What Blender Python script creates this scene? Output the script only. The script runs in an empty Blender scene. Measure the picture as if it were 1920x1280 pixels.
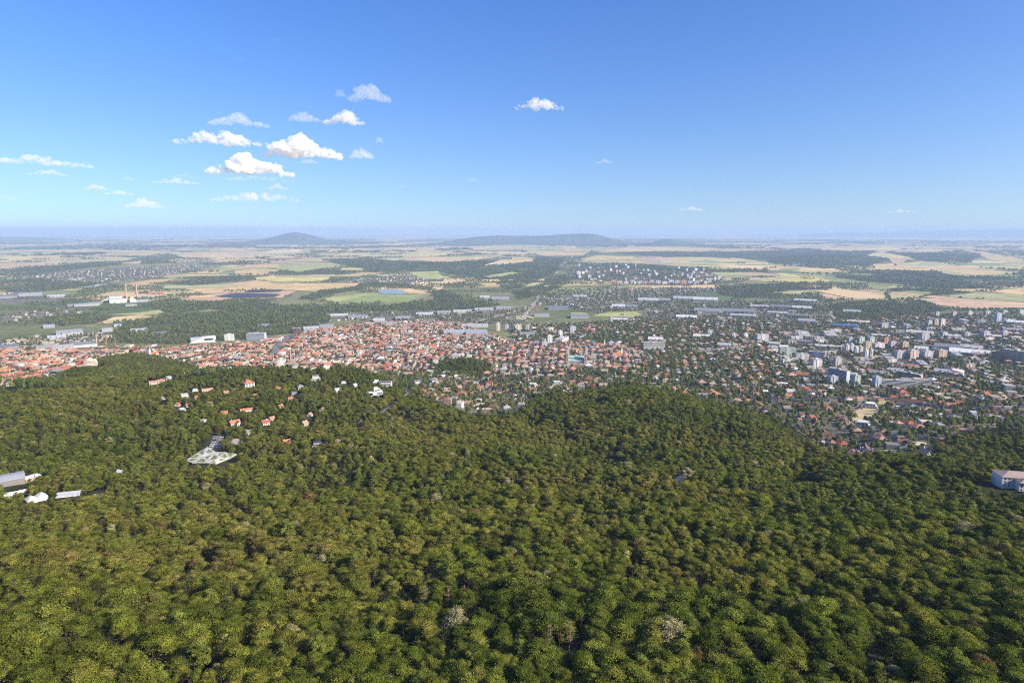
import bpy, bmesh, math, random
import numpy as np
from mathutils import Vector
from mathutils.geometry import delaunay_2d_cdt

random.seed(7)
RNG = np.random.default_rng(11)
scn = bpy.context.scene
COL = scn.collection
R = math.radians

# ------------------------------------------------------------------ camera, sky, sun, exposure
CAM_Z, F_PX, PITCH = 480.0, 1200.0, R(9.79)      # focal length in pixels of the 1920 wide photograph
cam_d = bpy.data.cameras.new('camera')
cam_d.sensor_width = 36.0
cam_d.lens = F_PX / 1920.0 * 36.0
cam_d.clip_start = 1.0
cam_d.clip_end = 250000.0
cam = bpy.data.objects.new('camera', cam_d)
COL.objects.link(cam)
cam.location = (0, 0, CAM_Z)
cam.rotation_euler = (math.pi / 2 - PITCH, 0, 0)
scn.camera = cam

SUN_EL, SUN_BACK = R(31), R(26)                  # the sun stands to the right and a little behind the camera
world = bpy.data.worlds.new('World')
scn.world = world
world.use_nodes = True
nt = world.node_tree
nt.nodes.clear()
sky = nt.nodes.new('ShaderNodeTexSky')
sky.sky_type = 'NISHITA'
sky.sun_disc = False
sky.sun_elevation = SUN_EL
sky.sun_rotation = R(90) + SUN_BACK   # clockwise from +Y
sky.altitude = 500
sky.air_density = 1.0
sky.dust_density = 2.0
sky.ozone_density = 3.0
tc = nt.nodes.new('ShaderNodeTexCoord')
mp = nt.nodes.new('ShaderNodeMapping')
mp.inputs['Scale'].default_value = (1, 1, 0.8)
mp.inputs['Location'].default_value = (0, 0, 0.06)
hs = nt.nodes.new('ShaderNodeHueSaturation')
hs.inputs['Saturation'].default_value = 1.32
hs.inputs['Hue'].default_value = 0.517
bg = nt.nodes.new('ShaderNodeBackground')
bg.inputs['Strength'].default_value = 0.15
wo = nt.nodes.new('ShaderNodeOutputWorld')
nt.links.new(tc.outputs['Generated'], mp.inputs['Vector'])
nt.links.new(mp.outputs['Vector'], sky.inputs['Vector'])
nt.links.new(sky.outputs['Color'], hs.inputs['Color'])
nt.links.new(hs.outputs['Color'], bg.inputs['Color'])
nt.links.new(bg.outputs['Background'], wo.inputs['Surface'])

sun_d = bpy.data.lights.new('sun', 'SUN')
sun_d.energy = 5.0
sun_d.angle = R(0.5)
sun_d.color = (1.0, 0.90, 0.74)
sun = bpy.data.objects.new('sun', sun_d)
COL.objects.link(sun)
SUN_DIR = Vector((math.cos(SUN_EL) * math.cos(SUN_BACK), -math.cos(SUN_EL) * math.sin(SUN_BACK), math.sin(SUN_EL)))
sun.rotation_euler = SUN_DIR.to_track_quat('Z', 'Y').to_euler()
sun.location = (3000, -800, 3000)

vs = scn.view_settings
vs.view_transform = 'Standard'
vs.look = 'None'
vs.exposure = 0.45
vs.gamma = 1.0
vs.use_curve_mapping = False
cy = scn.cycles
cy.max_bounces = 9
cy.diffuse_bounces = 1
cy.glossy_bounces = 1
cy.transmission_bounces = 2
cy.volume_bounces = 8
cy.transparent_max_bounces = 8
cy.use_denoising = False
cy.use_adaptive_sampling = False
cy.filter_width = 1.05

# ------------------------------------------------------------------ geometry of the view
SP, CP = math.sin(PITCH), math.cos(PITCH)

def ray(u, v):
    a, b = (u - 960.0) / F_PX, (640.0 - v) / F_PX
    return np.array([a, CP + SP * b, -SP + CP * b])

def slope(u, v):
    r = ray(u, v)
    return -r[2] / math.hypot(r[0], r[1])

def project(P):
    P = np.asarray(P, float)
    x, y, z = P[..., 0], P[..., 1], P[..., 2] - CAM_Z
    dep = y * CP - z * SP
    up = y * SP + z * CP
    dd = np.where(np.abs(dep) < 1e-6, 1e-6, dep)
    return 960 + F_PX * x / dd, 640 - F_PX * up / dd, dep

# ------------------------------------------------------------------ terrain
FR = [('d', 0, 388), ('d', 80, 366), (1280, 336), (1150, 313), (1050, 288), (970, 266), (900, 247)]
def TT(*zs):          # town tail: heights at these rows of the picture
    return list(zip((690, 660, 630, 600, 575, 558), zs))
COLS = {
    -600: FR + [(800, 240), (740, 225), (700, 170)] + TT(150, 110, 70, 40, 12, 0),
    0:    FR + [(800, 236), (728, 222), (706, 168), (680, 122), (650, 85), (620, 55), (590, 25), (565, 4), (550, 0)],
    150:  FR + [(800, 236), (722, 214), ('d', 1500, 178), (690, 152), (672, 142), ('d', 2150, 98), (645, 82), (620, 56), (590, 25), (565, 4), (550, 0)],
    250:  FR + [(800, 236), (718, 216), ('d', 1520, 170), (690, 138), (668, 120), ('d', 2250, 88), (645, 78), (620, 55), (590, 24), (565, 3), (550, 0)],
    330:  FR + [(800, 234), (715, 220), (704, 216), ('d', 1580, 148), (692, 112), (660, 84), (630, 60), (600, 32), (570, 5), (555, 0)],
    450:  FR + [(800, 232), (730, 227), (694, 225), ('d', 1620, 122), (682, 102), (660, 82), (630, 57), (600, 32), (570, 5), (555, 0)],
    600:  FR + [(800, 228), (730, 220), (692, 220), ('d', 1620, 116), (684, 98), (660, 78), (630, 54), (600, 30), (570, 5), (555, 0)],
    690:  FR + [(800, 224), (730, 208), (700, 204), ('d', 1560, 122), (690, 98), (660, 76), (630, 53), (600, 30), (570, 5), (555, 0)],
    760:  FR + [(800, 217), (742, 196), ('d', 1380, 134), (716, 114), (690, 94), (660, 75), (630, 53), (600, 30), (570, 5), (555, 0)],
    870:  FR + [(830, 217), (780, 188), ('d', 1220, 142), (758, 126), (720, 109), (690, 92), (660, 74), (630, 52), (600, 30), (570, 5), (555, 0)],
    960:  FR + [(830, 216), (782, 194), ('d', 1230, 138), (755, 126), (720, 109), (690, 92), (660, 74), (630, 52), (600, 30), (570, 5), (555, 0)],
    1050: FR + [(830, 214), (742, 182), ('d', 1450, 118), (728, 111), (700, 96), (660, 74), (630, 52), (600, 30), (570, 5), (555, 0)],
    1180: FR + [(830, 212), (726, 178), ('d', 1520, 112), (716, 107), (690, 92), (660, 74), (630, 52), (600, 30), (570, 5), (555, 0)],
    1300: FR + [(830, 209), (745, 180), ('d', 1430, 120), (730, 115), (700, 98), (660, 74), (630, 52), (600, 30), (570, 5), (555, 0)],
    1420: FR + [(840, 210), (784, 187), ('d', 1230, 132), (764, 126), (720, 107), (690, 92), (660, 74), (630, 52), (600, 30), (570, 5), (555, 0)],
    1530: FR + [(860, 218), (840, 207), ('d', 1010, 146), (806, 146), (770, 134), (740, 120), (700, 98), (660, 72), (630, 52), (600, 28), (575, 7), (560, 0)],
    1620: FR + [(876, 226), (858, 184), (820, 158), (780, 138), (740, 119), (700, 98), (660, 72), (630, 52), (600, 28), (575, 7), (560, 0)],
    1750: FR + [(866, 206), (815, 184), (796, 166), (770, 143), (740, 122), (700, 98), (660, 72), (630, 52), (600, 28), (575, 7), (560, 0)],
    1920: FR + [(866, 210), (808, 188), (790, 168), (760, 142), (730, 121), (700, 98), (660, 72), (630, 52), (600, 28), (575, 7), (560, 0)],
    2600: FR + [(866, 214), (800, 190), (760, 150), (730, 121), (700, 98), (660, 72), (630, 52), (600, 28), (575, 7), (560, 0)],
}
DG = np.concatenate([np.linspace(0, 3000, 301), np.linspace(3030, 9000, 200)])
AZ_C, ZT = [], []
for u in sorted(COLS):
    AZ_C.append(math.atan((u - 960) / F_PX / 0.968))
    ks = []
    for k in COLS[u]:
        if k[0] == 'd':
            ks.append((k[1], k[2]))
        else:
            ks.append(((CAM_Z - k[1]) / slope(u, k[0]), k[1]))
    ks.sort()
    ZT.append(np.interp(DG, [k[0] for k in ks], [k[1] for k in ks]))
AZ_F = np.linspace(AZ_C[0], AZ_C[-1], 400)
ZT = np.array(ZT)
ZF = np.empty((400, len(DG)))
for j in range(len(DG)):
    ZF[:, j] = np.interp(AZ_F, AZ_C, ZT[:, j])
def blur(a, n, ax):
    k = np.ones(n) / n
    pad = [(0, 0), (0, 0)]
    pad[ax] = (n // 2, n // 2)
    b = np.pad(a, pad, mode='edge')
    return np.apply_along_axis(lambda m: np.convolve(m, k, 'valid'), ax, b)
ZF = blur(blur(ZF, 9, 0), 7, 0)
ZF = blur(ZF, 5, 1)
BUMPS = []        # (x, y, along, across, yaw, height): low hills

def vnoise(x, y, s, seed=0):
    x, y = x / s, y / s
    xi, yi = np.floor(x), np.floor(y)
    fx, fy = x - xi, y - yi
    fx, fy = fx * fx * (3 - 2 * fx), fy * fy * (3 - 2 * fy)
    def h(i, j):
        n = np.sin(i * 127.1 + j * 311.7 + seed * 74.7) * 43758.5453
        return n - np.floor(n)
    return (h(xi, yi) * (1 - fx) + h(xi + 1, yi) * fx) * (1 - fy) + (h(xi, yi + 1) * (1 - fx) + h(xi + 1, yi + 1) * fx) * fy

def terr(x, y):
    x, y = np.asarray(x, float), np.asarray(y, float)
    d = np.hypot(x, y)
    az = np.arctan2(x, y)
    a = np.clip((az - AZ_F[0]) / (AZ_F[1] - AZ_F[0]), 0, 398.999)
    ia = a.astype(int); fa = a - ia
    di = np.interp(d, DG, np.arange(len(DG)))
    jd = np.clip(di.astype(int), 0, len(DG) - 2); fd = np.clip(di - jd, 0, 1)
    z = (ZF[ia, jd] * (1 - fa) + ZF[ia + 1, jd] * fa) * (1 - fd) + (ZF[ia, jd + 1] * (1 - fa) + ZF[ia + 1, jd + 1] * fa) * fd
    amp = np.clip((2600 - d) / 1200, 0, 1) * np.clip(d / 150, 0, 1)
    z = z + amp * 10 * (vnoise(x, y, 130, 1) - 0.5) + amp * 5 * (vnoise(x, y, 55, 2) - 0.5)
    for bx, by, al, ac, yaw, h in BUMPS:
        c, s = math.cos(yaw), math.sin(yaw)
        dx, dy = x - bx, y - by
        p, q = (dx * c + dy * s) / al, (-dx * s + dy * c) / ac
        z = z + h * np.exp(-(p * p + q * q) * 1.5)
    return z

DM = np.concatenate([np.arange(30, 2600, 2.0), np.geomspace(2600, 69000, 1500)])
def at(u, v, lift=0.0):
    """The point of the ground seen at pixel (u, v) of the photograph."""
    r = ray(u, v)
    hl = math.hypot(r[0], r[1])
    x, y, z = r[0] / hl * DM, r[1] / hl * DM, CAM_Z + r[2] / hl * DM
    g = z - terr(x, y) - lift
    k = np.argmax(g < 0)
    if g[k] >= 0:
        k = len(DM) - 1
    k = max(k, 1)
    t = g[k - 1] / max(g[k - 1] - g[k], 1e-6)
    t = min(max(t, 0), 1)
    d = DM[k - 1] + t * (DM[k] - DM[k - 1])
    px, py = r[0] / hl * d, r[1] / hl * d
    return Vector((px, py, float(terr(px, py))))

def mpp(P):
    """metres that one pixel of the photograph covers at P"""
    return float(project(np.array(P))[2]) / F_PX

def bump(u, v, wpx, depth, h):
    p = at(u, v)
    yaw = math.atan2(-p.x, p.y)
    BUMPS.append((p.x, p.y, wpx * mpp(p) / 2, depth, yaw, h))

bump(868, 686, 130, 110, 26)          # the wooded knoll at the edge of the old town
bump(905, 500, 190, 900, 60)          # wooded hills of the plain
bump(690, 494, 130, 700, 38)
bump(780, 500, 120, 600, 45)
bump(1540, 488, 190, 900, 70)
bump(1740, 482, 150, 900, 55)
bump(250, 500, 260, 900, 40)
bump(1150, 478, 200, 900, 18)

bump(1000, 792, 60, 60, -20)          # the gully between the two wooded hills
bump(1055, 812, 60, 55, -14)
bump(755, 786, 90, 50, -14)
bump(1500, 888, 80, 60, -22)
bump(1440, 897, 70, 50, -14)
bump(1225, 772, 230, 130, 20)         # rounded top of the right hill
bump(1400, 808, 110, 80, 12)
bump(1120, 860, 170, 60, -14)
bump(600, 800, 160, 60, -10)

def inpoly(u, v, poly):
    poly = np.asarray(poly, float)
    u, v = np.asarray(u, float), np.asarray(v, float)
    c = np.zeros(u.shape, bool)
    j = len(poly) - 1
    for i in range(len(poly)):
        xi, yi = poly[i]; xj, yj = poly[j]
        if yi != yj:
            c ^= ((yi > v) != (yj > v)) & (u < (xj - xi) * (v - yi) / (yj - yi) + xi)
        j = i
    return c

def anypoly(u, v, polys):
    m = np.zeros(np.asarray(u).shape, bool)
    for p in polys:
        m |= inpoly(u, v, p)
    return m

# ------------------------------------------------------------------ materials
def mat(name):
    m = bpy.data.materials.new(name)
    m.use_nodes = True
    m.node_tree.nodes.clear()
    return m, m.node_tree

def out(n, shader):
    o = n.nodes.new('ShaderNodeOutputMaterial')
    n.links.new(shader.outputs[0], o.inputs['Surface'])

def noise_node(n, scale, coord='Object', detail=3, rough=0.6):
    t = n.nodes.new('ShaderNodeTexCoord')
    x = n.nodes.new('ShaderNodeTexNoise')
    x.inputs['Scale'].default_value = scale
    x.inputs['Detail'].default_value = detail
    x.inputs['Roughness'].default_value = rough
    n.links.new(t.outputs[coord], x.inputs['Vector'])
    return x

def ramp(n, src, stops):
    r = n.nodes.new('ShaderNodeValToRGB')
    el = r.color_ramp.elements
    while len(el) < len(stops):
        el.new(0.5)
    for e, (p, c) in zip(el, stops):
        e.position = p
        e.color = (*c, 1)
    n.links.new(src, r.inputs[0])
    return r

def mixc(n, a, b, fac, mode='MIX'):
    m = n.nodes.new('ShaderNodeMix')
    m.data_type = 'RGBA'
    m.blend_type = mode
    for sock, val in ((m.inputs[0], fac), (m.inputs[6], a), (m.inputs[7], b)):
        if hasattr(val, 'is_linked'):
            n.links.new(val, sock)
        elif isinstance(val, (int, float)):
            sock.default_value = val
        else:
            sock.default_value = (*val, 1)
    return m.outputs[2]

def bsdf(n, col, rough=0.8, spec=0.2, metal=0.0):
    b = n.nodes.new('ShaderNodeBsdfPrincipled')
    b.inputs['Roughness'].default_value = rough
    b.inputs['Specular IOR Level'].default_value = spec
    b.inputs['Metallic'].default_value = metal
    if hasattr(col, 'is_linked'):
        n.links.new(col, b.inputs['Base Color'])
    else:
        b.inputs['Base Color'].default_value = (*col, 1)
    return b

def plain(name, col, rough=0.8, spec=0.2, var=0.25, scale=0.6, metal=0.0):
    m, n = mat(name)
    x = noise_node(n, scale)
    lo = tuple(c * (1 - var) for c in col); hi = tuple(min(1, c * (1 + var)) for c in col)
    r = ramp(n, x.outputs['Fac'], [(0.3, lo), (0.7, hi)])
    out(n, bsdf(n, r.outputs[0], rough, spec, metal))
    return m

def tinted(name, prop, rough=0.85, var=0.25, scale=0.5, stripes=None):
    """colour of each object comes from its own property (or that of its scatter point)"""
    m, n = mat(name)
    a = n.nodes.new('ShaderNodeAttribute')
    a.attribute_type = 'INSTANCER'
    a.attribute_name = prop
    x = noise_node(n, scale)
    r = ramp(n, x.outputs['Fac'], [(0.3, (1 - var,) * 3), (0.7, (1 + var,) * 3)])
    c = mixc(n, a.outputs['Color'], r.outputs[0], 1.0, 'MULTIPLY')
    out(n, bsdf(n, c, rough, 0.15))
    return m

M = {}
M['roof'] = tinted('clay_roof', 'roofcol', 0.85, 0.22, 0.45)
M['wall'] = tinted('render_wall', 'wallcol', 0.9, 0.08, 0.3)
M['glass'] = plain('window_glass', (0.03, 0.04, 0.05), 0.15, 0.5, 0.1)
M['white'] = plain('white_paint', (0.75, 0.74, 0.70), 0.7, 0.2, 0.06)
M['grey_roof'] = plain('grey_sheet_roof', (0.42, 0.43, 0.45), 0.5, 0.3, 0.12, 0.2)
M['white_roof'] = plain('white_membrane_roof', (0.72, 0.71, 0.68), 0.7, 0.2, 0.08, 0.15)
M['dark_roof'] = plain('dark_slate_roof', (0.10, 0.095, 0.10), 0.6, 0.3, 0.2, 0.4)
M['brown_roof'] = plain('brown_tile_roof', (0.19, 0.10, 0.075), 0.85, 0.2, 0.25, 0.5)
M['concrete'] = plain('weathered_concrete', (0.40, 0.38, 0.35), 0.9, 0.2, 0.15, 0.3)
M['copper'] = plain('green_copper', (0.33, 0.52, 0.45), 0.6, 0.3, 0.12, 0.2)
M['stone'] = plain('limestone', (0.46, 0.39, 0.31), 0.9, 0.2, 0.2, 0.2)
M['brick'] = plain('red_brick', (0.36, 0.15, 0.09), 0.9, 0.2, 0.2, 0.3)
M['bark'] = plain('bark', (0.06, 0.045, 0.035), 0.95, 0.1, 0.3, 2.0)
M['pale_bark'] = plain('dead_wood', (0.24, 0.20, 0.17), 0.95, 0.1, 0.25, 2.0)
M['asphalt'] = plain('asphalt', (0.19, 0.18, 0.175), 0.9, 0.2, 0.15, 0.05)
M['gravel'] = plain('pale_gravel', (0.42, 0.36, 0.28), 0.95, 0.1, 0.2, 0.1)
M['solar'] = plain('solar_panel', (0.05, 0.05, 0.062), 0.6, 0.3, 0.2, 0.01)

def crown_mat(name, trans=0.25):
    m, n = mat(name)
    a = n.nodes.new('ShaderNodeAttribute')
    a.attribute_type = 'INSTANCER'
    a.attribute_name = 'tint'
    lv = n.nodes.new('ShaderNodeAttribute')
    lv.attribute_name = 'leafvar'
    r = ramp(n, lv.outputs['Fac'], [(0.0, (0.42, 0.44, 0.45)), (0.65, (1.2, 1.18, 1.12)), (1.0, (1.9, 1.75, 1.35))])
    c = mixc(n, a.outputs['Color'], r.outputs[0], 1.0, 'MULTIPLY')
    d = n.nodes.new('ShaderNodeBsdfDiffuse')
    t = n.nodes.new('ShaderNodeBsdfTranslucent')
    n.links.new(c, d.inputs['Color'])
    n.links.new(c, t.inputs['Color'])
    x = n.nodes.new('ShaderNodeMixShader')
    x.inputs[0].default_value = trans
    n.links.new(d.outputs[0], x.inputs[1])
    n.links.new(t.outputs[0], x.inputs[2])
    out(n, x)
    return m
M['leaf'] = crown_mat('leaves', 0.30)
M['needle'] = crown_mat('needles', 0.12)

# ------------------------------------------------------------------ mesh helpers
class MB:
    def __init__(self):
        self.v, self.f, self.mi = [], [], []
    def add(self, vs_, fs, mi=0):
        b = len(self.v)
        self.v += [tuple(p) for p in vs_]
        self.f += [tuple(i + b for i in f) for f in fs]
        self.mi += [mi] * len(fs)
    def box(self, x0, x1, y0, y1, z0, z1, mi=0, top=True):
        p = [(x0, y0, z0), (x1, y0, z0), (x1, y1, z0), (x0, y1, z0), (x0, y0, z1), (x1, y0, z1), (x1, y1, z1), (x0, y1, z1)]
        f = [(0, 3, 2, 1), (0, 1, 5, 4), (1, 2, 6, 5), (2, 3, 7, 6), (3, 0, 4, 7)]
        if top:
            f.append((4, 5, 6, 7))
        self.add(p, f, mi)
    def prism(self, prof, y0, y1, mi=0):
        """profile in x,z swept along y"""
        k = len(prof)
        p = [(x, y0, z) for x, z in prof] + [(x, y1, z) for x, z in prof]
        f = [(i, (i + 1) % k, (i + 1) % k + k, i + k) for i in range(k)]
        f += [tuple(range(k - 1, -1, -1)), tuple(range(k, 2 * k))]
        self.add(p, f, mi)
    def tube(self, p0, p1, r0, r1, k=8, mi=0, cap=True):
        p0, p1 = Vector(p0), Vector(p1)
        ax = (p1 - p0).normalized()
        a = ax.orthogonal().normalized(); b = ax.cross(a)
        ring = lambda c, r: [c + (a * math.cos(2 * math.pi * i / k) + b * math.sin(2 * math.pi * i / k)) * r for i in range(k)]
        p = ring(p0, r0) + ring(p1, r1)
        f = [(i, (i + 1) % k, (i + 1) % k + k, i + k) for i in range(k)]
        if cap:
            f += [tuple(range(k - 1, -1, -1)), tuple(range(k, 2 * k))]
        self.add(p, f, mi)
    def mesh(self, name, mats):
        me = bpy.data.meshes.new(name)
        me.from_pydata(self.v, [], self.f)
        for m in (mats if isinstance(mats, (list, tuple)) else [mats]):
            me.materials.append(m)
        me.polygons.foreach_set('material_index', self.mi)
        me.update()
        return me
    def build(self, name, mats, parent=None):
        o = bpy.data.objects.new(name, self.mesh(name, mats))
        COL.objects.link(o)
        if parent is not None:
            o.parent = parent
        return o

def tag(o, label=None, cat=None, group=None, kind=None):
    if label: o['label'] = label
    if cat: o['category'] = cat
    if group: o['group'] = group
    if kind: o['kind'] = kind
    return o

def empty(name, loc=(0, 0, 0), rz=0.0):
    o = bpy.data.objects.new(name, None)
    o.empty_display_size = 1
    COL.objects.link(o)
    o.location = loc
    o.rotation_euler = (0, 0, rz)
    return o

def copy_tree(o, skip=()):
    kids = list(o.children)
    c = o.copy(); COL.objects.link(c)
    for ch in kids:
        if any(ch.name.startswith(s) for s in skip):
            continue
        k = copy_tree(ch, skip)
        k.parent = c
    return c

def np_mesh(name, V, Fq, mats):
    me = bpy.data.meshes.new(name)
    n, k = len(Fq), len(Fq[0])
    me.vertices.add(len(V)); me.vertices.foreach_set('co', np.asarray(V, np.float32).ravel())
    me.loops.add(n * k); me.loops.foreach_set('vertex_index', np.asarray(Fq, np.int32).ravel())
    me.polygons.add(n)
    me.polygons.foreach_set('loop_start', np.arange(0, n * k, k, dtype=np.int32))
    me.update(calc_edges=True)
    for m in mats:
        me.materials.append(m)
    return me

# ------------------------------------------------------------------ pixel outlines of what covers the ground
FOREST = [(-400, 1450), (-400, 742), (0, 728), (100, 726), (200, 722), (300, 716), (370, 702), (450, 693), (520, 690), (600, 690), (660, 695), (715, 706), (760, 732),
          (800, 746), (850, 764), (885, 777), (955, 780), (1000, 749), (1050, 736), (1150, 723), (1220, 723), (1300, 743), (1370, 758), (1430, 779), (1500, 813),
          (1532, 834), (1548, 848), (1600, 852), (1700, 850), (1742, 842), (1785, 818), (1850, 808), (1920, 808), (2400, 800), (2400, 1450)]
QUARRY_WOOD = [(130, 690), (200, 668), (250, 660), (330, 672), (380, 690), (340, 704), (300, 716), (200, 724), (100, 726), (120, 705)]
KNOLL = [(805, 690), (830, 674), (870, 669), (915, 676), (925, 688), (915, 700), (860, 704)]
WOODS = [
    [(200, 634), (240, 601), (330, 590), (480, 578), (612, 588), (622, 600), (600, 614), (560, 622), (480, 632), (400, 640), (330, 645), (225, 642)],
    [(400, 562), (480, 560), (520, 572), (600, 576), (630, 572), (700, 574), (800, 566), (900, 565), (940, 572), (880, 580), (700, 583), (610, 587), (480, 581), (400, 580)],
    [(560, 560), (600, 545), (660, 536), (690, 530), (760, 532), (800, 538), (850, 548), (870, 562), (930, 572), (820, 566), (810, 550), (770, 541), (700, 540), (620, 551), (590, 562)],
    [(0, 521), (80, 522), (175, 530), (250, 536), (200, 546), (120, 549), (0, 546)],
    [(82, 595), (120, 590), (175, 586), (215, 592), (205, 599), (175, 605), (120, 611), (82, 606)],
    [(600, 486), (690, 484), (740, 490), (830, 492), (850, 487), (930, 486), (965, 492), (1010, 482), (1060, 484), (1040, 500), (960, 520), (900, 526), (830, 510), (760, 508), (700, 510), (650, 497)],
    [(0, 505), (120, 498), (200, 488), (330, 478), (345, 484), (250, 494), (130, 506), (0, 516)],
    [(320, 532), (380, 521), (470, 517), (480, 520), (440, 528), (360, 536)],
    [(1440, 465), (1600, 468), (1655, 480), (1668, 487), (1632, 500), (1560, 505), (1500, 500), (1440, 492)],
    [(1675, 481), (1750, 470), (1820, 474), (1832, 485), (1815, 494), (1740, 490)],
    [(1560, 512), (1650, 507), (1680, 506), (1740, 509), (1800, 518), (1920, 519), (1920, 539), (1800, 543), (1700, 536), (1640, 530), (1570, 521)],
    [(1690, 503), (1730, 503), (1775, 511), (1770, 517), (1720, 514)],
    [(1555, 570), (1640, 562), (1740, 565), (1775, 582), (1700, 592), (1600, 603), (1560, 592)],
    [(1400, 535), (1480, 530), (1560, 534), (1560, 544), (1470, 546), (1400, 545)],
    [(1150, 474), (1200, 470), (1300, 472), (1440, 470), (1440, 480), (1300, 482), (1200, 478)],
    [(1650, 545), (1690, 540), (1800, 545), (1820, 549), (1760, 553), (1670, 563), (1655, 556)],
    [(1340, 535), (1460, 540), (1470, 555), (1380, 560), (1345, 550)],
    [(280, 566), (330, 560), (400, 562), (420, 575), (330, 588), (290, 580)],
    [(480, 519), (540, 506), (640, 503), (660, 512), (600, 515), (520, 517)],
    [(1080, 492), (1100, 492), (1180, 494), (1270, 501), (1350, 502), (1400, 508), (1440, 505), (1440, 512), (1300, 511), (1120, 499)],
    [(960, 497), (1030, 494), (1060, 500), (1040, 512), (1000, 530), (960, 545), (930, 535), (940, 520)],
    [(960, 548), (1010, 535), (1030, 520), (1060, 516), (1070, 530), (1020, 552), (970, 562)],
]
SAND, TAN, GOLD, PINK, GREEN, LIME, OLIVE, DARK = (.68, .50, .25), (.64, .45, .21), (.62, .51, .18), (.58, .39, .24), (.27, .31, .11), (.42, .43, .16), (.42, .40, .18), (.055, .06, .085)
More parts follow.
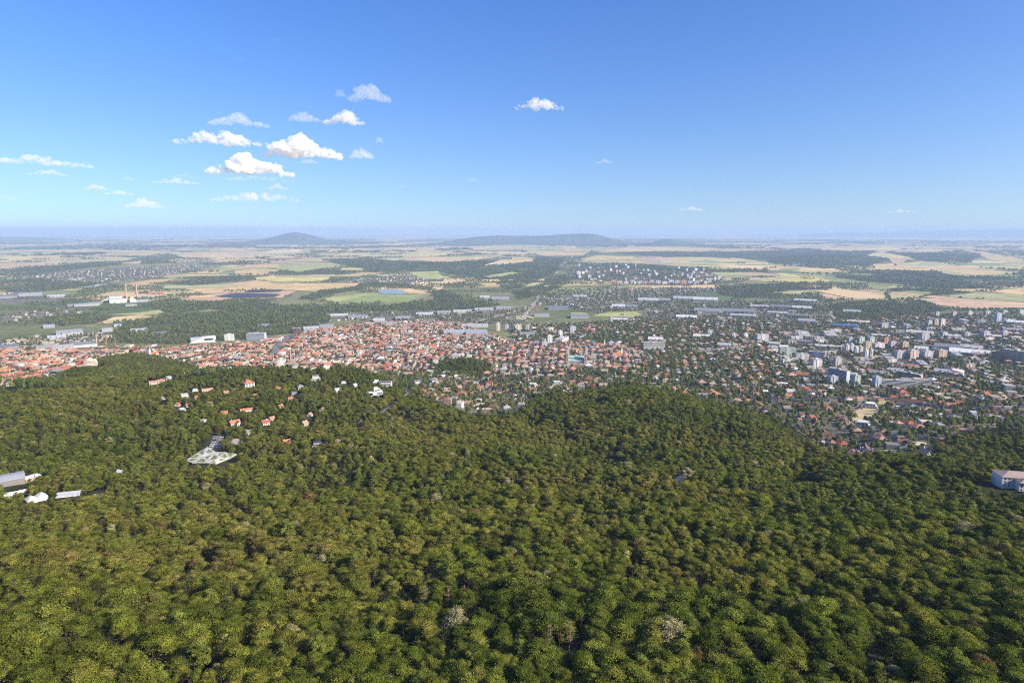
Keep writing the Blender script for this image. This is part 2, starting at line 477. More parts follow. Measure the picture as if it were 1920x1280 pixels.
FIELDS = [
    (SAND, [(0, 495), (75, 491), (175, 486), (262, 483), (225, 490), (150, 493), (88, 497), (45, 502), (0, 504)]),
    (TAN, [(0, 469), (200, 467), (195, 472), (0, 474)]), (TAN, [(0, 480), (125, 479), (108, 484), (0, 486)]),
    (GOLD, [(200, 474), (330, 470), (345, 475), (240, 480)]),
    (TAN, [(345, 473), (480, 468), (480, 486), (340, 482), (330, 478)]),
    (LIME, [(305, 519), (332, 514), (378, 512), (382, 516), (350, 520), (318, 522)]),
    (GREEN, [(40, 549), (100, 545), (158, 541), (140, 548), (50, 553)]),
    (SAND, [(225, 493), (268, 489), (262, 495), (235, 497)]),
    (LIME, [(380, 510), (420, 501), (480, 498), (480, 502), (440, 507)]),
    (TAN, [(440, 508), (480, 503), (480, 517), (440, 513)]),
    (LIME, [(480, 497), (555, 492), (620, 492), (657, 500), (625, 501), (588, 506), (562, 511), (530, 506)]),
    (TAN, [(480, 502), (530, 507), (500, 513), (480, 517)]),
    (TAN, [(345, 541), (480, 526), (567, 531), (675, 531), (665, 538), (590, 546), (505, 543), (430, 545), (370, 546)]),
    (GOLD, [(480, 520), (542, 516), (620, 516), (615, 526), (542, 529), (505, 527), (480, 525)]),
    (GREEN, [(505, 528), (610, 527), (600, 530), (510, 531)]),
    (SAND, [(782, 486), (855, 480), (937, 480), (930, 485), (875, 489), (815, 493)]),
    (SAND, [(905, 498), (940, 487), (1000, 486), (1000, 491), (960, 495)]),
    (GOLD, [(740, 479), (792, 470), (855, 471), (830, 480), (767, 483)]),
    (TAN, [(480, 472), (580, 469), (585, 474), (530, 480), (480, 483)]), (GOLD, [(590, 475), (730, 474), (685, 480), (620, 481)]),
    (TAN, [(480, 457), (590, 456), (555, 462), (480, 463)]), (TAN, [(640, 458), (767, 456), (760, 460), (660, 462)]),
    (GREEN, [(603, 562), (630, 554), (692, 549), (767, 552), (797, 550), (780, 560), (767, 566), (705, 567), (642, 571)]),
    (LIME, [(606, 561), (630, 555), (690, 550), (670, 559), (630, 566)]),
    (SAND, [(742, 542), (770, 541), (812, 551), (790, 551), (768, 550)]),
    (TAN, [(652, 514), (680, 511), (720, 511), (700, 516)]),
    (LIME, [(767, 511), (822, 508), (827, 516), (850, 522), (822, 525), (787, 522)]), (LIME, [(905, 518), (960, 510), (980, 512), (920, 521)]),
    (PINK, [(330, 562), (400, 551), (470, 546), (555, 545), (530, 558), (440, 560), (380, 566)]),
    (SAND, [(182, 607), (212, 595), (265, 590), (297, 594), (262, 600), (220, 605)]), (OLIVE, [(200, 590), (260, 586), (300, 580), (310, 588), (265, 590)]),
    (SAND, [(960, 481), (997, 485), (1002, 488), (960, 495)]), (TAN, [(992, 462), (1060, 461), (1110, 471), (1092, 479), (1022, 480), (987, 473)]),
    (TAN, [(1120, 474), (1185, 461), (1272, 461), (1360, 467), (1285, 471), (1210, 472)]),
    (GOLD, [(1082, 487), (1120, 479), (1185, 481), (1210, 486), (1272, 482), (1335, 484), (1385, 494), (1350, 499), (1272, 499), (1185, 492), (1110, 491)]),
    (LIME, [(1340, 487), (1382, 484), (1395, 492), (1370, 494)]), (TAN, [(1365, 482), (1440, 492), (1440, 496), (1398, 491)]),
    (LIME, [(1350, 515), (1385, 510), (1440, 512), (1440, 518), (1385, 518)]),
    (GOLD, [(1405, 525), (1440, 521), (1490, 519), (1500, 523), (1540, 524), (1535, 529), (1477, 529), (1440, 528)]),
    (LIME, [(1070, 586), (1100, 586), (1105, 593), (1070, 595)]), (LIME, [(1108, 592), (1140, 585), (1192, 584), (1207, 592), (1185, 595), (1145, 593)]),
    (LIME, [(967, 592), (1000, 592), (1002, 598), (967, 599)]),
    (GOLD, [(1507, 504), (1560, 504), (1577, 506), (1540, 511), (1517, 510)]), (GREEN, [(1450, 504), (1497, 503), (1500, 507), (1455, 508)]),
    (GREEN, [(1512, 516), (1545, 517), (1565, 522), (1632, 529), (1595, 532), (1547, 530)]),
    (PINK, [(1540, 550), (1615, 545), (1657, 546), (1662, 560), (1590, 562), (1547, 560)]), (OLIVE, [(1440, 548), (1520, 543), (1540, 545), (1500, 552)]),
    (TAN, [(1665, 550), (1707, 545), (1755, 549), (1722, 557), (1672, 562)]),
    (PINK, [(1717, 562), (1765, 557), (1850, 562), (1920, 567), (1920, 577), (1815, 579), (1755, 571)]), (OLIVE, [(1767, 556), (1830, 549), (1920, 551), (1920, 566), (1850, 561)]),
    (GOLD, [(1625, 479), (1647, 471), (1715, 484), (1665, 484)]), (PINK, [(1665, 485), (1700, 483), (1717, 487), (1677, 495)]),
    (SAND, [(1635, 495), (1677, 495), (1682, 505), (1645, 506)]), (OLIVE, [(1679, 495), (1727, 489), (1915, 512), (1865, 517), (1790, 516), (1740, 507), (1684, 505)]),
    (TAN, [(1805, 469), (1825, 470), (1920, 486), (1920, 494), (1860, 488)]), (OLIVE, [(1817, 490), (1832, 486), (1920, 495), (1920, 507), (1852, 500)]),
    (TAN, [(1525, 467), (1590, 464), (1652, 467), (1615, 471), (1552, 470)]), (TAN, [(1487, 459), (1572, 459), (1552, 464)]), (TAN, [(1660, 461), (1765, 461), (1750, 464)]),
    (TAN, [(1675, 469), (1765, 467), (1810, 468), (1740, 474)]), (GOLD, [(1785, 542), (1855, 541), (1857, 544), (1790, 546)]),
    ((.54, .43, .25), [(1598, 775), (1625, 757), (1645, 762), (1652, 770), (1640, 783), (1610, 786)]), ((.50, .40, .22), [(1575, 784), (1610, 782), (1640, 776), (1700, 779), (1690, 790), (1640, 792), (1600, 790)]),
    ((.50, .40, .22), [(1730, 790), (1790, 786), (1850, 792), (1900, 795), (1895, 803), (1800, 800)]), (LIME, [(1640, 754), (1665, 751), (1672, 757), (1650, 760)]),
    (GOLD, [(268, 674), (285, 671), (292, 676), (275, 680)]), (SAND, [(160, 672), (205, 665), (212, 674), (180, 682)]),
    (OLIVE, [(1620, 843), (1690, 838), (1695, 848), (1640, 850)]),
]
LAKES = [[(705, 545), (717, 543), (742, 542), (765, 549), (755, 552), (717, 551)], [(1485, 492), (1497, 492), (1515, 499), (1490, 498)]]
SOLAR = [[(400, 556), (432, 551), (478, 550), (528, 552), (515, 557), (440, 559)], [(438, 550), (463, 544), (530, 543), (526, 547)]]
OLD_TOWN = [(0, 655), (120, 652), (330, 650), (480, 642), (505, 636), (600, 618), (700, 602), (850, 604), (960, 640), (1060, 640), (1190, 652), (1240, 672), (1180, 692), (1060, 698), (930, 706),
            (870, 700), (800, 692), (770, 706), (700, 698), (640, 690), (470, 689), (380, 692), (335, 702), (300, 698), (240, 664), (150, 690), (100, 706), (0, 722)]
MID_TOWN = [(960, 612), (1190, 600), (1440, 602), (1510, 690), (1450, 745), (1380, 756), (1300, 742), (1180, 722), (1050, 734), (1000, 748), (960, 776), (880, 774), (800, 744), (765, 724), (800, 696), (870, 704), (930, 708), (1060, 700), (1190, 694), (1245, 672), (1190, 650), (1060, 638), (960, 638)]
RIGHT_TOWN = [(1440, 602), (1560, 600), (1700, 592), (1800, 585), (2000, 580), (2000, 800), (1850, 800), (1780, 812), (1735, 850), (1690, 866), (1550, 858), (1500, 808), (1440, 778), (1400, 762), (1455, 745), (1512, 690)]
SUBURB = [(1000, 560), (1060, 548), (1135, 538), (1335, 540), (1345, 546), (1260, 552), (1190, 565), (1060, 572), (1000, 572)]
BLOCKS = [(1060, 505), (1090, 498), (1200, 495), (1320, 508), (1360, 522), (1340, 534), (1150, 535), (1070, 522)]
VILLAGES = [[(35, 520), (120, 508), (200, 504), (330, 497), (400, 499), (330, 513), (260, 525), (200, 529), (110, 528)], [(0, 592), (62, 582), (125, 578), (180, 584), (100, 592), (70, 600), (0, 607)],
            [(630, 527), (740, 515), (760, 512), (812, 528), (800, 535), (700, 531)], [(1540, 488), (1570, 486), (1640, 494), (1640, 500), (1560, 498)], [(250, 487), (340, 478), (400, 486), (350, 492)]]
LEFT_TOWN = [(0, 640), (55, 630), (140, 620), (200, 624), (215, 645), (60, 650), (0, 656)]
FLATS = [(600, 600), (640, 586), (960, 578), (1000, 574), (1000, 600), (960, 612), (850, 604), (700, 602)]     # yards and workshops by the railway
WORKS = [(0, 545), (60, 545), (130, 552), (120, 560), (40, 570), (0, 568)]
MIXED = [(1040, 574), (1200, 567), (1440, 565), (1540, 556), (1560, 600), (1440, 602), (1190, 600)]
TOWNS = [OLD_TOWN, MID_TOWN, RIGHT_TOWN, SUBURB, BLOCKS, *VILLAGES, LEFT_TOWN, FLATS, WORKS, MIXED]

# ------------------------------------------------------------------ ground
def build_ground():
    az = np.concatenate([np.linspace(-180, -62, 30)[:-1], np.linspace(-62, 62, 497), np.linspace(62, 180, 30)[1:-1]])
    d = np.concatenate([np.arange(0, 3000, 10.0)[1:], np.arange(3000, 10000, 60.0), np.geomspace(10000, 70000, 60)])
    A, D = np.meshgrid(np.radians(az), d)
    X, Y = np.sin(A) * D, np.cos(A) * D
    Z = terr(X, Y)
    V = np.concatenate([[[0, 0, float(terr(0.0, 0.1))]], np.stack([X.ravel(), Y.ravel(), Z.ravel()], 1)])
    na, nd = len(az), len(d)
    i = np.arange(nd - 1)[:, None]; j = np.arange(na)[None, :]
    a = 1 + i * na + j; b = 1 + i * na + (j + 1) % na
    Fq = np.stack([a, b, b + na, a + na], -1).reshape(-1, 4)[:, ::-1]
    u, v, dep = project(V)
    C = np.empty((len(V), 4), np.float32); C[:, 3] = 1
    x, y = V[:, 0], V[:, 1]
    n1, n2 = vnoise(x, y, 420, 5), vnoise(x, y, 1300, 6)
    g = np.array([.12, .15, .05]); o = np.array([.25, .24, .105])
    C[:, :3] = g + (o - g) * np.clip((n1 * .6 + n2 * .7 - .45) * 2.2, 0, 1)[:, None]
    vis = dep > 1
    m = vis & anypoly(u, v, TOWNS)
    C[m, :3] = np.array([.19, .175, .12]) * (0.7 + .6 * vnoise(x, y, 35, 8)[m])[:, None]
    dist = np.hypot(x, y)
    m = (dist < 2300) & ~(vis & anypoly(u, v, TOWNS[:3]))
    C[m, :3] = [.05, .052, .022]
    m = vis & anypoly(u, v, WOODS)
    C[m, :3] = [.10, .12, .045]
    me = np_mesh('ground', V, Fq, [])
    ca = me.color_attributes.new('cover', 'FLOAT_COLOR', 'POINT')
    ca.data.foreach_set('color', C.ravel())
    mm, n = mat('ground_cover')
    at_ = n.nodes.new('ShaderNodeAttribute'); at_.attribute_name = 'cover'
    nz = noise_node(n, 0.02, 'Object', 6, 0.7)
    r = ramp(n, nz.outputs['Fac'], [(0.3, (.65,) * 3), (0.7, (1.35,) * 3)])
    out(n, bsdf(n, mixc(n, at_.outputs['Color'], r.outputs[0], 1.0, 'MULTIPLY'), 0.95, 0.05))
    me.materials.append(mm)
    # the fan round the foot of the tower
    ob = bpy.data.objects.new('ground', me); COL.objects.link(ob)
    ob['kind'] = 'structure'
    return ob

def sheet(poly, off, su=14.0, sv=2.5):
    """an outline draped on the ground as one sheet"""
    P = np.array(poly, float)
    edge = []
    for i in range(len(P)):
        a, b = P[i], P[(i + 1) % len(P)]
        k = max(1, int(max(abs(b[0] - a[0]) / su, abs(b[1] - a[1]) / sv)))
        for t in range(k):
            edge.append(a + (b - a) * t / k)
    W = [at(*p) for p in edge]
    ins = []
    for v in np.arange(P[:, 1].min() + sv * .6, P[:, 1].max(), sv):
        for u in np.arange(P[:, 0].min() + su * .5, P[:, 0].max(), su):
            if inpoly(np.array([u]), np.array([v]), P)[0]:
                ins.append(at(u, v))
    c = sum((Vector((w.x, w.y)) for w in W), Vector((0, 0))) / len(W)
    s = max((Vector((w.x, w.y)) - c).length for w in W)
    pts = [(Vector((w.x, w.y)) - c) / s for w in W + ins]
    n = len(W)
    vo, eo, fo, *_ = delaunay_2d_cdt(pts, [(i, (i + 1) % n) for i in range(n)], [list(range(n))], 1, 1e-7)
    vo = np.array([[p.x, p.y] for p in vo]) * s + np.array([c.x, c.y])
    z = terr(vo[:, 0], vo[:, 1]) + off
    me = bpy.data.meshes.new('sheet')
    fs = []
    for f in fo:
        a, b, c3 = (vo[i] for i in f[:3])
        cr = (b[0] - a[0]) * (c3[1] - a[1]) - (b[1] - a[1]) * (c3[0] - a[0])
        fs.append(tuple(f) if cr > 0 else tuple(f)[::-1])
    me.from_pydata([(x, y, float(q)) for (x, y), q in zip(vo, z)], [], fs)
    me.update()
    return me

def field_mat():
    m, n = mat('field_soil_and_stubble')
    a = n.nodes.new('ShaderNodeAttribute'); a.attribute_type = 'INSTANCER'; a.attribute_name = 'tint'
    x = noise_node(n, 0.006, 'Object', 5, 0.65)
    t = n.nodes.new('ShaderNodeTexCoord')
    mpn = n.nodes.new('ShaderNodeMapping'); mpn.inputs['Rotation'].default_value = (0, 0, .5); mpn.inputs['Scale'].default_value = (.002, .03, .01)
    x2 = n.nodes.new('ShaderNodeTexNoise'); x2.inputs['Scale'].default_value = 1.0; x2.inputs['Detail'].default_value = 3
    n.links.new(t.outputs['Object'], mpn.inputs['Vector']); n.links.new(mpn.outputs['Vector'], x2.inputs['Vector'])
    r = ramp(n, x.outputs['Fac'], [(0.35, (.72, .78, .7)), (0.65, (1.22, 1.18, 1.2))])
    r2 = ramp(n, x2.outputs['Fac'], [(0.35, (.85,) * 3), (0.65, (1.12,) * 3)])
    c = mixc(n, a.outputs['Color'], r.outputs[0], 1.0, 'MULTIPLY')
    c = mixc(n, c, r2.outputs[0], 1.0, 'MULTIPLY')
    out(n, bsdf(n, c, 0.95, 0.05))
    return m
M['field'] = field_mat()

def build_fields():
    for i, (c, p) in enumerate(FIELDS):
        vm = np.mean([q[1] for q in p])
        off = 0.25 if vm > 600 else (0.6 if vm > 540 else 1.6)
        me = sheet(p, off + 0.08 * (i % 5))
        me.materials.append(M['field'])
        o = bpy.data.objects.new('field', me); COL.objects.link(o)
        k = 1 + 0.16 * (random.random() - .5)
        o['tint'] = [c[0] * k, c[1] * k, c[2] * k]
        o['kind'] = 'structure'
    # the far plain: parcels between 9 and 60 km
    V, Fq, C = [], [], []
    n = 0
    pal = [SAND, TAN, TAN, GOLD, PINK, SAND, OLIVE, LIME, GREEN, OLIVE]
    for _ in range(3600):
        d = 5200 * (58000 / 5200) ** (RNG.random() ** 0.8)
        az = R(RNG.uniform(-46, 46))
        x, y = math.sin(az) * d, math.cos(az) * d
        u, v, _d = project([x, y, 0])
        k = 0.32 + d / 26000
        yaw = R(12) + (0 if RNG.random() < .6 else R(90)) + RNG.normal(0, .12)
        w, h = RNG.uniform(300, 1300) * k, RNG.uniform(110, 420) * k
        if (d < 9000 and (RNG.random() < .55 or any(inpoly(np.array([u]), np.array([v]), q)[0] for q in [*TOWNS, *LAKES, *[f_[1] for f_ in FIELDS]]))) or any(inpoly(np.array([u]), np.array([v]), q)[0] for q in WOODS) or any(abs(x - b[0]) < b[2] + w and abs(y - b[1]) < b[3] + w for b in BUMPS):
            continue
        if inpoly(np.array([u]), np.array([v]), [(1000, 494), (1100, 460), (1110, 500), (1000, 520)])[0]:
            continue
        c_, s_ = math.cos(yaw), math.sin(yaw)
        z = 0.9 + 0.001 * n
        j = RNG.uniform(.75, 1.1, 8)
        q = [(-w * j[0], -h * j[1]), (w * j[2], -h * j[3]), (w * j[4], h * j[5]), (-w * j[6], h * j[7])]
        V += [(x + a * c_ - b * s_, y + a * s_ + b * c_, z) for a, b in q]
        Fq.append([4 * n, 4 * n + 1, 4 * n + 2, 4 * n + 3])
        col = np.array(pal[RNG.integers(len(pal))]) * RNG.uniform(.85, 1.12)
        C += [(*col, 1)] * 4
        n += 1
    me = np_mesh('distant_fields', V, Fq, [])
    ca = me.color_attributes.new('cover', 'FLOAT_COLOR', 'POINT')
    ca.data.foreach_set('color', np.array(C, np.float32).ravel())
    m, nn = mat('distant_field_cover')
    a = nn.nodes.new('ShaderNodeAttribute'); a.attribute_name = 'cover'
    out(nn, bsdf(nn, a.outputs['Color'], .95, .05))
    me.materials.append(m)
    o = bpy.data.objects.new('distant_fields', me); COL.objects.link(o); o['kind'] = 'structure'
    for p in LAKES:
        me = sheet(p, 2.6)
        mw, n = mat('water')
        b = bsdf(n, (.30, .36, .37), .45, .25)
        out(n, b); me.materials.append(mw)
        o = bpy.data.objects.new('lake', me); COL.objects.link(o); o['kind'] = 'structure'
    for p, lab in zip(SOLAR, ('wide dark solar array on the tan field, the nearer one', 'narrow dark solar array on the tan field, the farther one')):
        me = sheet(p, 2.4); me.materials.append(M['solar'])
        o = bpy.data.objects.new('solar_array', me); COL.objects.link(o)
        tag(o, lab, 'solar panels')

def ridge(name, pts, base_v, depth, dist, seed, noise=14):
    """a far hill: a skyline given in pixels becomes a hill of its own at its own distance"""
    us = np.linspace(pts[0][0], pts[-1][0], 120)
    top = np.interp(us, [p[0] for p in pts], [p[1] for p in pts])
    k = np.ones(7) / 7
    top = np.convolve(np.pad(top, 3, mode='edge'), k, 'valid')
    V, Fq = [], []
    nq = 26
    for i, (u, v) in enumerate(zip(us, top)):
        r = ray(u, v); hl = math.hypot(r[0], r[1]); dx, dy = r[0] / hl, r[1] / hl
        H = max(CAM_Z - slope(u, v) * dist, 1.0)
        for j in range(nq):
            t = j / (nq - 1) * 2 - 1
            d = dist + t * depth
            prof = max(0.0, math.cos(t * math.pi / 2)) ** 1.3
            z = H * prof * (1 + 0.0) + noise * prof * (vnoise(np.array(dx * d), np.array(dy * d), 900, seed) - .5) * 2 - 3
            V.append((dx * d, dy * d, float(z)))
    for i in range(len(us) - 1):
        for j in range(nq - 1):
            a = i * nq + j
            Fq.append([a, a + nq, a + nq + 1, a + 1])
    me = np_mesh(name, V, Fq, [M['hill']])
    o = bpy.data.objects.new(name, me); COL.objects.link(o); o['kind'] = 'structure'
    for p in me.polygons:
        p.use_smooth = True
    return o

def hill_mat():
    m, n = mat('wooded_hill')
    x = noise_node(n, 0.0016, 'Object', 6, .7)
    r = ramp(n, x.outputs['Fac'], [(.38, (.05, .08, .055)), (.6, (.085, .12, .07)), (.75, (.25, .22, .12))])
    out(n, bsdf(n, r.outputs[0], .95, .05))
    return m
M['hill'] = hill_mat()

def build_hills():
    ridge('hill', [(430, 457), (470, 452), (505, 446), (530, 439), (550, 435), (568, 436.5), (590, 442.5), (615, 449), (670, 453), (740, 457)], 455, 2600, 26500, 3)
    ridge('hill', [(800, 458), (850, 450), (895, 443.5), (930, 441), (965, 442), (990, 441.5), (1020, 441.5), (1060, 438.5), (1105, 437), (1125, 440), (1148, 447), (1175, 453), (1215, 459)], 455, 2200, 24500, 4)
    ridge('hill', [(1190, 460), (1215, 455), (1240, 449), (1258, 448), (1285, 454), (1320, 460)], 452, 1500, 22000, 5)
    ridge('hill', [(-200, 443), (0, 443), (60, 444.5), (110, 447), (180, 451)], 447, 2500, 42000, 6)
    ridge('mountain', [(1500, 438.5), (1600, 436), (1680, 434), (1760, 433), (1850, 431), (1900, 430), (2000, 429.5), (2200, 434)], 440, 3500, 62000, 7, 20)

ground = build_ground()
build_fields()
build_hills()

# ------------------------------------------------------------------ haze: one closed box of even air
def build_haze():
    mb = MB()
    mb.box(-73000, 73000, -73000, 73000, -6, 700)
    m, n = mat('hazy_air')
    pv = n.nodes.new('ShaderNodeVolumePrincipled')
    pv.inputs['Color'].default_value = (0.49, 0.655, 0.93, 1)
    pv.inputs['Density'].default_value = 4.1e-5
    pv.inputs['Anisotropy'].default_value = 0.0
    o = n.nodes.new('ShaderNodeOutputMaterial')
    n.links.new(pv.outputs[0], o.inputs['Volume'])
    ob = mb.build('haze', m)
    ob['kind'] = 'stuff'
build_haze()

# ------------------------------------------------------------------ tree shapes
def crown_mesh(name, seed, radius, height, base, n_leaf, leaf, style='broad'):
    """leaf clumps spread over the lobes of an uneven crown"""
    g = np.random.default_rng(seed)
    if style == 'broad':
        nl = 26
        lob = []
        for i in range(nl):
            a = g.uniform(0, 2 * math.pi); q = math.sqrt(g.random()) * 0.80
            zz = g.uniform(0.2, 1.0)
            shrink = 1.0 - 0.55 * max(0, zz - .55) / .45
            lob.append((math.cos(a) * q * radius * shrink, math.sin(a) * q * radius * shrink, base + zz * (height - base) * .86, g.uniform(.17, .38) * radius))
        lob.append((0, 0, base + .42 * (height - base), .58 * radius))
        lob = np.array(lob)
    elif style == 'pine':
        lob = []
        for k in range(13):
            t = (k // 2) / 6
            a = g.uniform(0, 2 * math.pi) + k * 2.4
            q = radius * (0.62 - .42 * t) * g.uniform(.6, 1.2)
            lob.append((math.cos(a) * q, math.sin(a) * q, base + (height - base) * (.05 + .85 * t), radius * (.46 - .2 * t)))
        lob.append((0, 0, height - .25 * radius, .3 * radius))
        lob = np.array(lob)
    else:          # poplar: a tall column
        lob = np.array([(g.normal(0, .1) * radius, g.normal(0, .1) * radius, base + (height - base) * t, radius * (0.55 + .5 * math.sin(math.pi * min(1, t * .9 + .1)))) for t in np.linspace(.05, .95, 10)])
    w = lob[:, 3] ** 2
    per = 30                                                  # leaves in one spray
    m = n_leaf // per
    k0 = g.choice(len(lob), m, p=w / w.sum())
    D0 = g.normal(size=(m, 3)); D0[:, 2] = np.where(g.random(m) < .72, np.abs(D0[:, 2]), D0[:, 2])
    D0 /= np.linalg.norm(D0, axis=1, keepdims=True)
    zs = np.array([1, 1, .5 if style == 'pine' else (.78 if style == 'broad' else 1.5)])
    S0 = lob[k0, :3] + D0 * lob[k0, 3:4] * g.uniform(.80, 1.12, m)[:, None] * zs
    ins0 = np.zeros(m, bool)
    for L in lob:
        ins0 |= (np.linalg.norm((S0 - L[:3]) / zs, axis=1) < L[3] * .7)
    ids = np.where(~ins0)[0]
    spray = np.repeat(ids, n_leaf // max(1, len(ids)))
    n_leaf = len(spray)
    sp_r = radius * .105
    off = g.normal(0, sp_r, (n_leaf, 3)) * np.array([1.15, 1.15, .55])
    P = S0[spray] + off
    D = D0[spray]
    spray_v = np.clip(g.normal(.5, .20, m), 0, 1)[spray]
    n = len(P)
    N = D + g.normal(0, .38, (n, 3)) + np.array([.0, 0, .22]); N /= np.linalg.norm(N, axis=1, keepdims=True)
    T = np.cross(N, g.normal(size=(n, 3))); T /= np.linalg.norm(T, axis=1, keepdims=True)
    B = np.cross(N, T)
    s = leaf * g.uniform(.55, 1.25, (n, 1))
    el = g.uniform(.55, 1.0, (n, 1))
    q = [P + T * s * .5, P + B * s * .5 * el, P - T * s * .5 + N * s * .12, P - B * s * .5 * el]
    V = np.stack(q, 1).reshape(-1, 3)
    me = np_mesh(name, V, np.arange(4 * n).reshape(-1, 4), [M['needle'] if style == 'pine' else M['leaf']])
    lv = me.attributes.new('leafvar', 'FLOAT', 'FACE')
    lv.data.foreach_set('value', np.clip(spray_v + g.normal(0, .10, n), 0, 1).astype(np.float32))
    return me

def trunk_mesh(name, seed, height, r, pine=False):
    g = random.Random(seed)
    mb = MB()
    p, k = Vector((0, 0, -1.0)), 5
    for i in range(k):
        q = p + Vector((g.uniform(-.25, .25), g.uniform(-.25, .25), (height + 1) / k))
        mb.tube(p, q, r * (1 - i / k * .7), r * (1 - (i + 1) / k * .7), 7)
        if i >= (1 if pine else 2):
            for _ in range(2):
                a = g.uniform(0, 6.28); L = height * g.uniform(.16, .28)
                mb.tube(q, q + Vector((math.cos(a) * L, math.sin(a) * L, L * (.15 if pine else .75))), r * .38, r * .12, 5)
        p = q
    return mb.mesh(name, M['bark'])

BROAD = [(crown_mesh('broadleaf_crown', 100 + i, rad, h, h * .22, 7600, .44), trunk_mesh('broadleaf_trunk', i, h * .72, .24))
         for i, (rad, h) in enumerate([(4.6, 12.5), (5.2, 13.5), (4.0, 15), (5.9, 12), (4.6, 13), (3.7, 11.5), (5.0, 14.5)])]
PINE = [(crown_mesh('pine_crown', 200 + i, rad, h, h * .42, 4800, .50, 'pine'), trunk_mesh('pine_trunk', 40 + i, h * .9, .26, True))
        for i, (rad, h) in enumerate([(3.6, 15), (4.0, 14), (3.3, 16.5)])]
POPLAR = [(crown_mesh('poplar_crown', 300 + i, 1.9, 19, 1.5, 2600, .7, 'col'), trunk_mesh('poplar_trunk', 60 + i, 12, .25)) for i in range(2)]

def make_tree(kind, idx, loc, rz, sc, tint, name=None):
    cm, tm = {'broad': BROAD, 'pine': PINE, 'poplar': POPLAR}[kind][idx]
    root = empty(name or {'broad': 'broadleaf_tree', 'pine': 'pine_tree', 'poplar': 'poplar_tree'}[kind], loc, rz)
    root.scale = sc
    for nm, me in (('trunk', tm), ('crown', cm)):
        o = bpy.data.objects.new(nm, me); COL.objects.link(o); o.parent = root
        if nm == 'crown':
            o['tint'] = [float(c) for c in tint]
    return root

DGREEN, MGREEN, OLIV, YOLIV, BROWN, CREAM, RUST, DPINE = (.100, .130, .020), (.150, .178, .028), (.190, .198, .037), (.232, .218, .048), (.205, .162, .058), (.56, .52, .27), (.23, .15, .06), (.125, .150, .030)

# ------------------------------------------------------------------ scatter: many copies as one object of kind stuff
def scatter(name, pos, rot, scl, idx, attrs, sources, label=None):
    """sources: for each variant the list of objects that make it up (they stand elsewhere in the scene)"""
    n = len(pos)
    me = bpy.data.meshes.new(name)
    me.vertices.add(n)
    me.vertices.foreach_set('co', np.asarray(pos, np.float32).ravel())
    def at_(nm, ty, arr, key):
        a = me.attributes.new(nm, ty, 'POINT')
        a.data.foreach_set(key, np.ascontiguousarray(arr).ravel())
    R3 = np.zeros((n, 3), np.float32); R3[:, 2] = rot
    at_('rot3', 'FLOAT_VECTOR', R3, 'vector')
    at_('scl', 'FLOAT_VECTOR', np.asarray(scl, np.float32), 'vector')
    at_('pick', 'INT', np.asarray(idx, np.int32), 'value')
    for k, a in attrs.items():
        c4 = np.ones((n, 4), np.float32); c4[:, :3] = a
        at_(k, 'FLOAT_COLOR', c4, 'color')
    ob = bpy.data.objects.new(name, me); COL.objects.link(ob)
    ng = bpy.data.node_groups.new(name, 'GeometryNodeTree')
    ng.interface.new_socket('Geometry', in_out='INPUT', socket_type='NodeSocketGeometry')
    ng.interface.new_socket('Geometry', in_out='OUTPUT', socket_type='NodeSocketGeometry')
    N = ng.nodes.new
    gi, go = N('NodeGroupInput'), N('NodeGroupOutput')
    iop = N('GeometryNodeInstanceOnPoints')
    allj = N('GeometryNodeJoinGeometry')
    for objs in sources:
        g2i = N('GeometryNodeGeometryToInstance')
        for o in objs:
            oi = N('GeometryNodeObjectInfo')
            oi.inputs['Object'].default_value = o
            ng.links.new(oi.outputs['Geometry'], g2i.inputs[0])
        ng.links.new(g2i.outputs[0], allj.inputs[0])
    def named(nm, ty):
        a = N('GeometryNodeInputNamedAttribute'); a.data_type = ty
        a.inputs['Name'].default_value = nm
        return a.outputs['Attribute']
    ng.links.new(gi.outputs[0], iop.inputs['Points'])
    ng.links.new(allj.outputs[0], iop.inputs['Instance'])
    iop.inputs['Pick Instance'].default_value = True
    ng.links.new(named('pick', 'INT'), iop.inputs['Instance Index'])
    e2r = N('FunctionNodeEulerToRotation')
    ng.links.new(named('rot3', 'FLOAT_VECTOR'), e2r.inputs[0])
    ng.links.new(e2r.outputs[0], iop.inputs['Rotation'])
    ng.links.new(named('scl', 'FLOAT_VECTOR'), iop.inputs['Scale'])
    ng.links.new(iop.outputs[0], go.inputs[0])
    md = ob.modifiers.new('scatter', 'NODES')
    md.node_group = ng
    ob['kind'] = 'stuff'
    if label: ob['label'] = label
    return ob

def poly_points(d0, d1, spacing, polys, lift=6.0, az=46, not_in=()):
    """points with about SPACING metres between them whose place on the ground falls in the outlines"""
    area = R(2 * az) / 2 * (d1 * d1 - d0 * d0)
    n = int(area / spacing ** 2)
    # jittered rings keep the spacing even
    nr = int((d1 - d0) / spacing)
    D, A = [], []
    for i in range(nr):
        d = d0 + (i + .5) * spacing
        k = max(1, int(R(2 * az) * d / spacing))
        A.append((np.arange(k) + RNG.random()) / k * R(2 * az) - R(az))
        D.append(np.full(k, d))
    D, A = np.concatenate(D), np.concatenate(A)
    D = D + RNG.uniform(-.45, .45, len(D)) * spacing
    A = A + RNG.uniform(-.45, .45, len(D)) * spacing / D
    x, y = np.sin(A) * D, np.cos(A) * D
    z = terr(x, y)
    u, v, dep = project(np.stack([x, y, z + lift], 1))
    m = (dep > 1) & (u > -260) & (u < 2180) & (v < 1440) & anypoly(u, v, polys)
    for p in not_in:
        m &= ~inpoly(u, v, p)
    return np.stack([x, y, z], 1)[m], u[m], v[m]

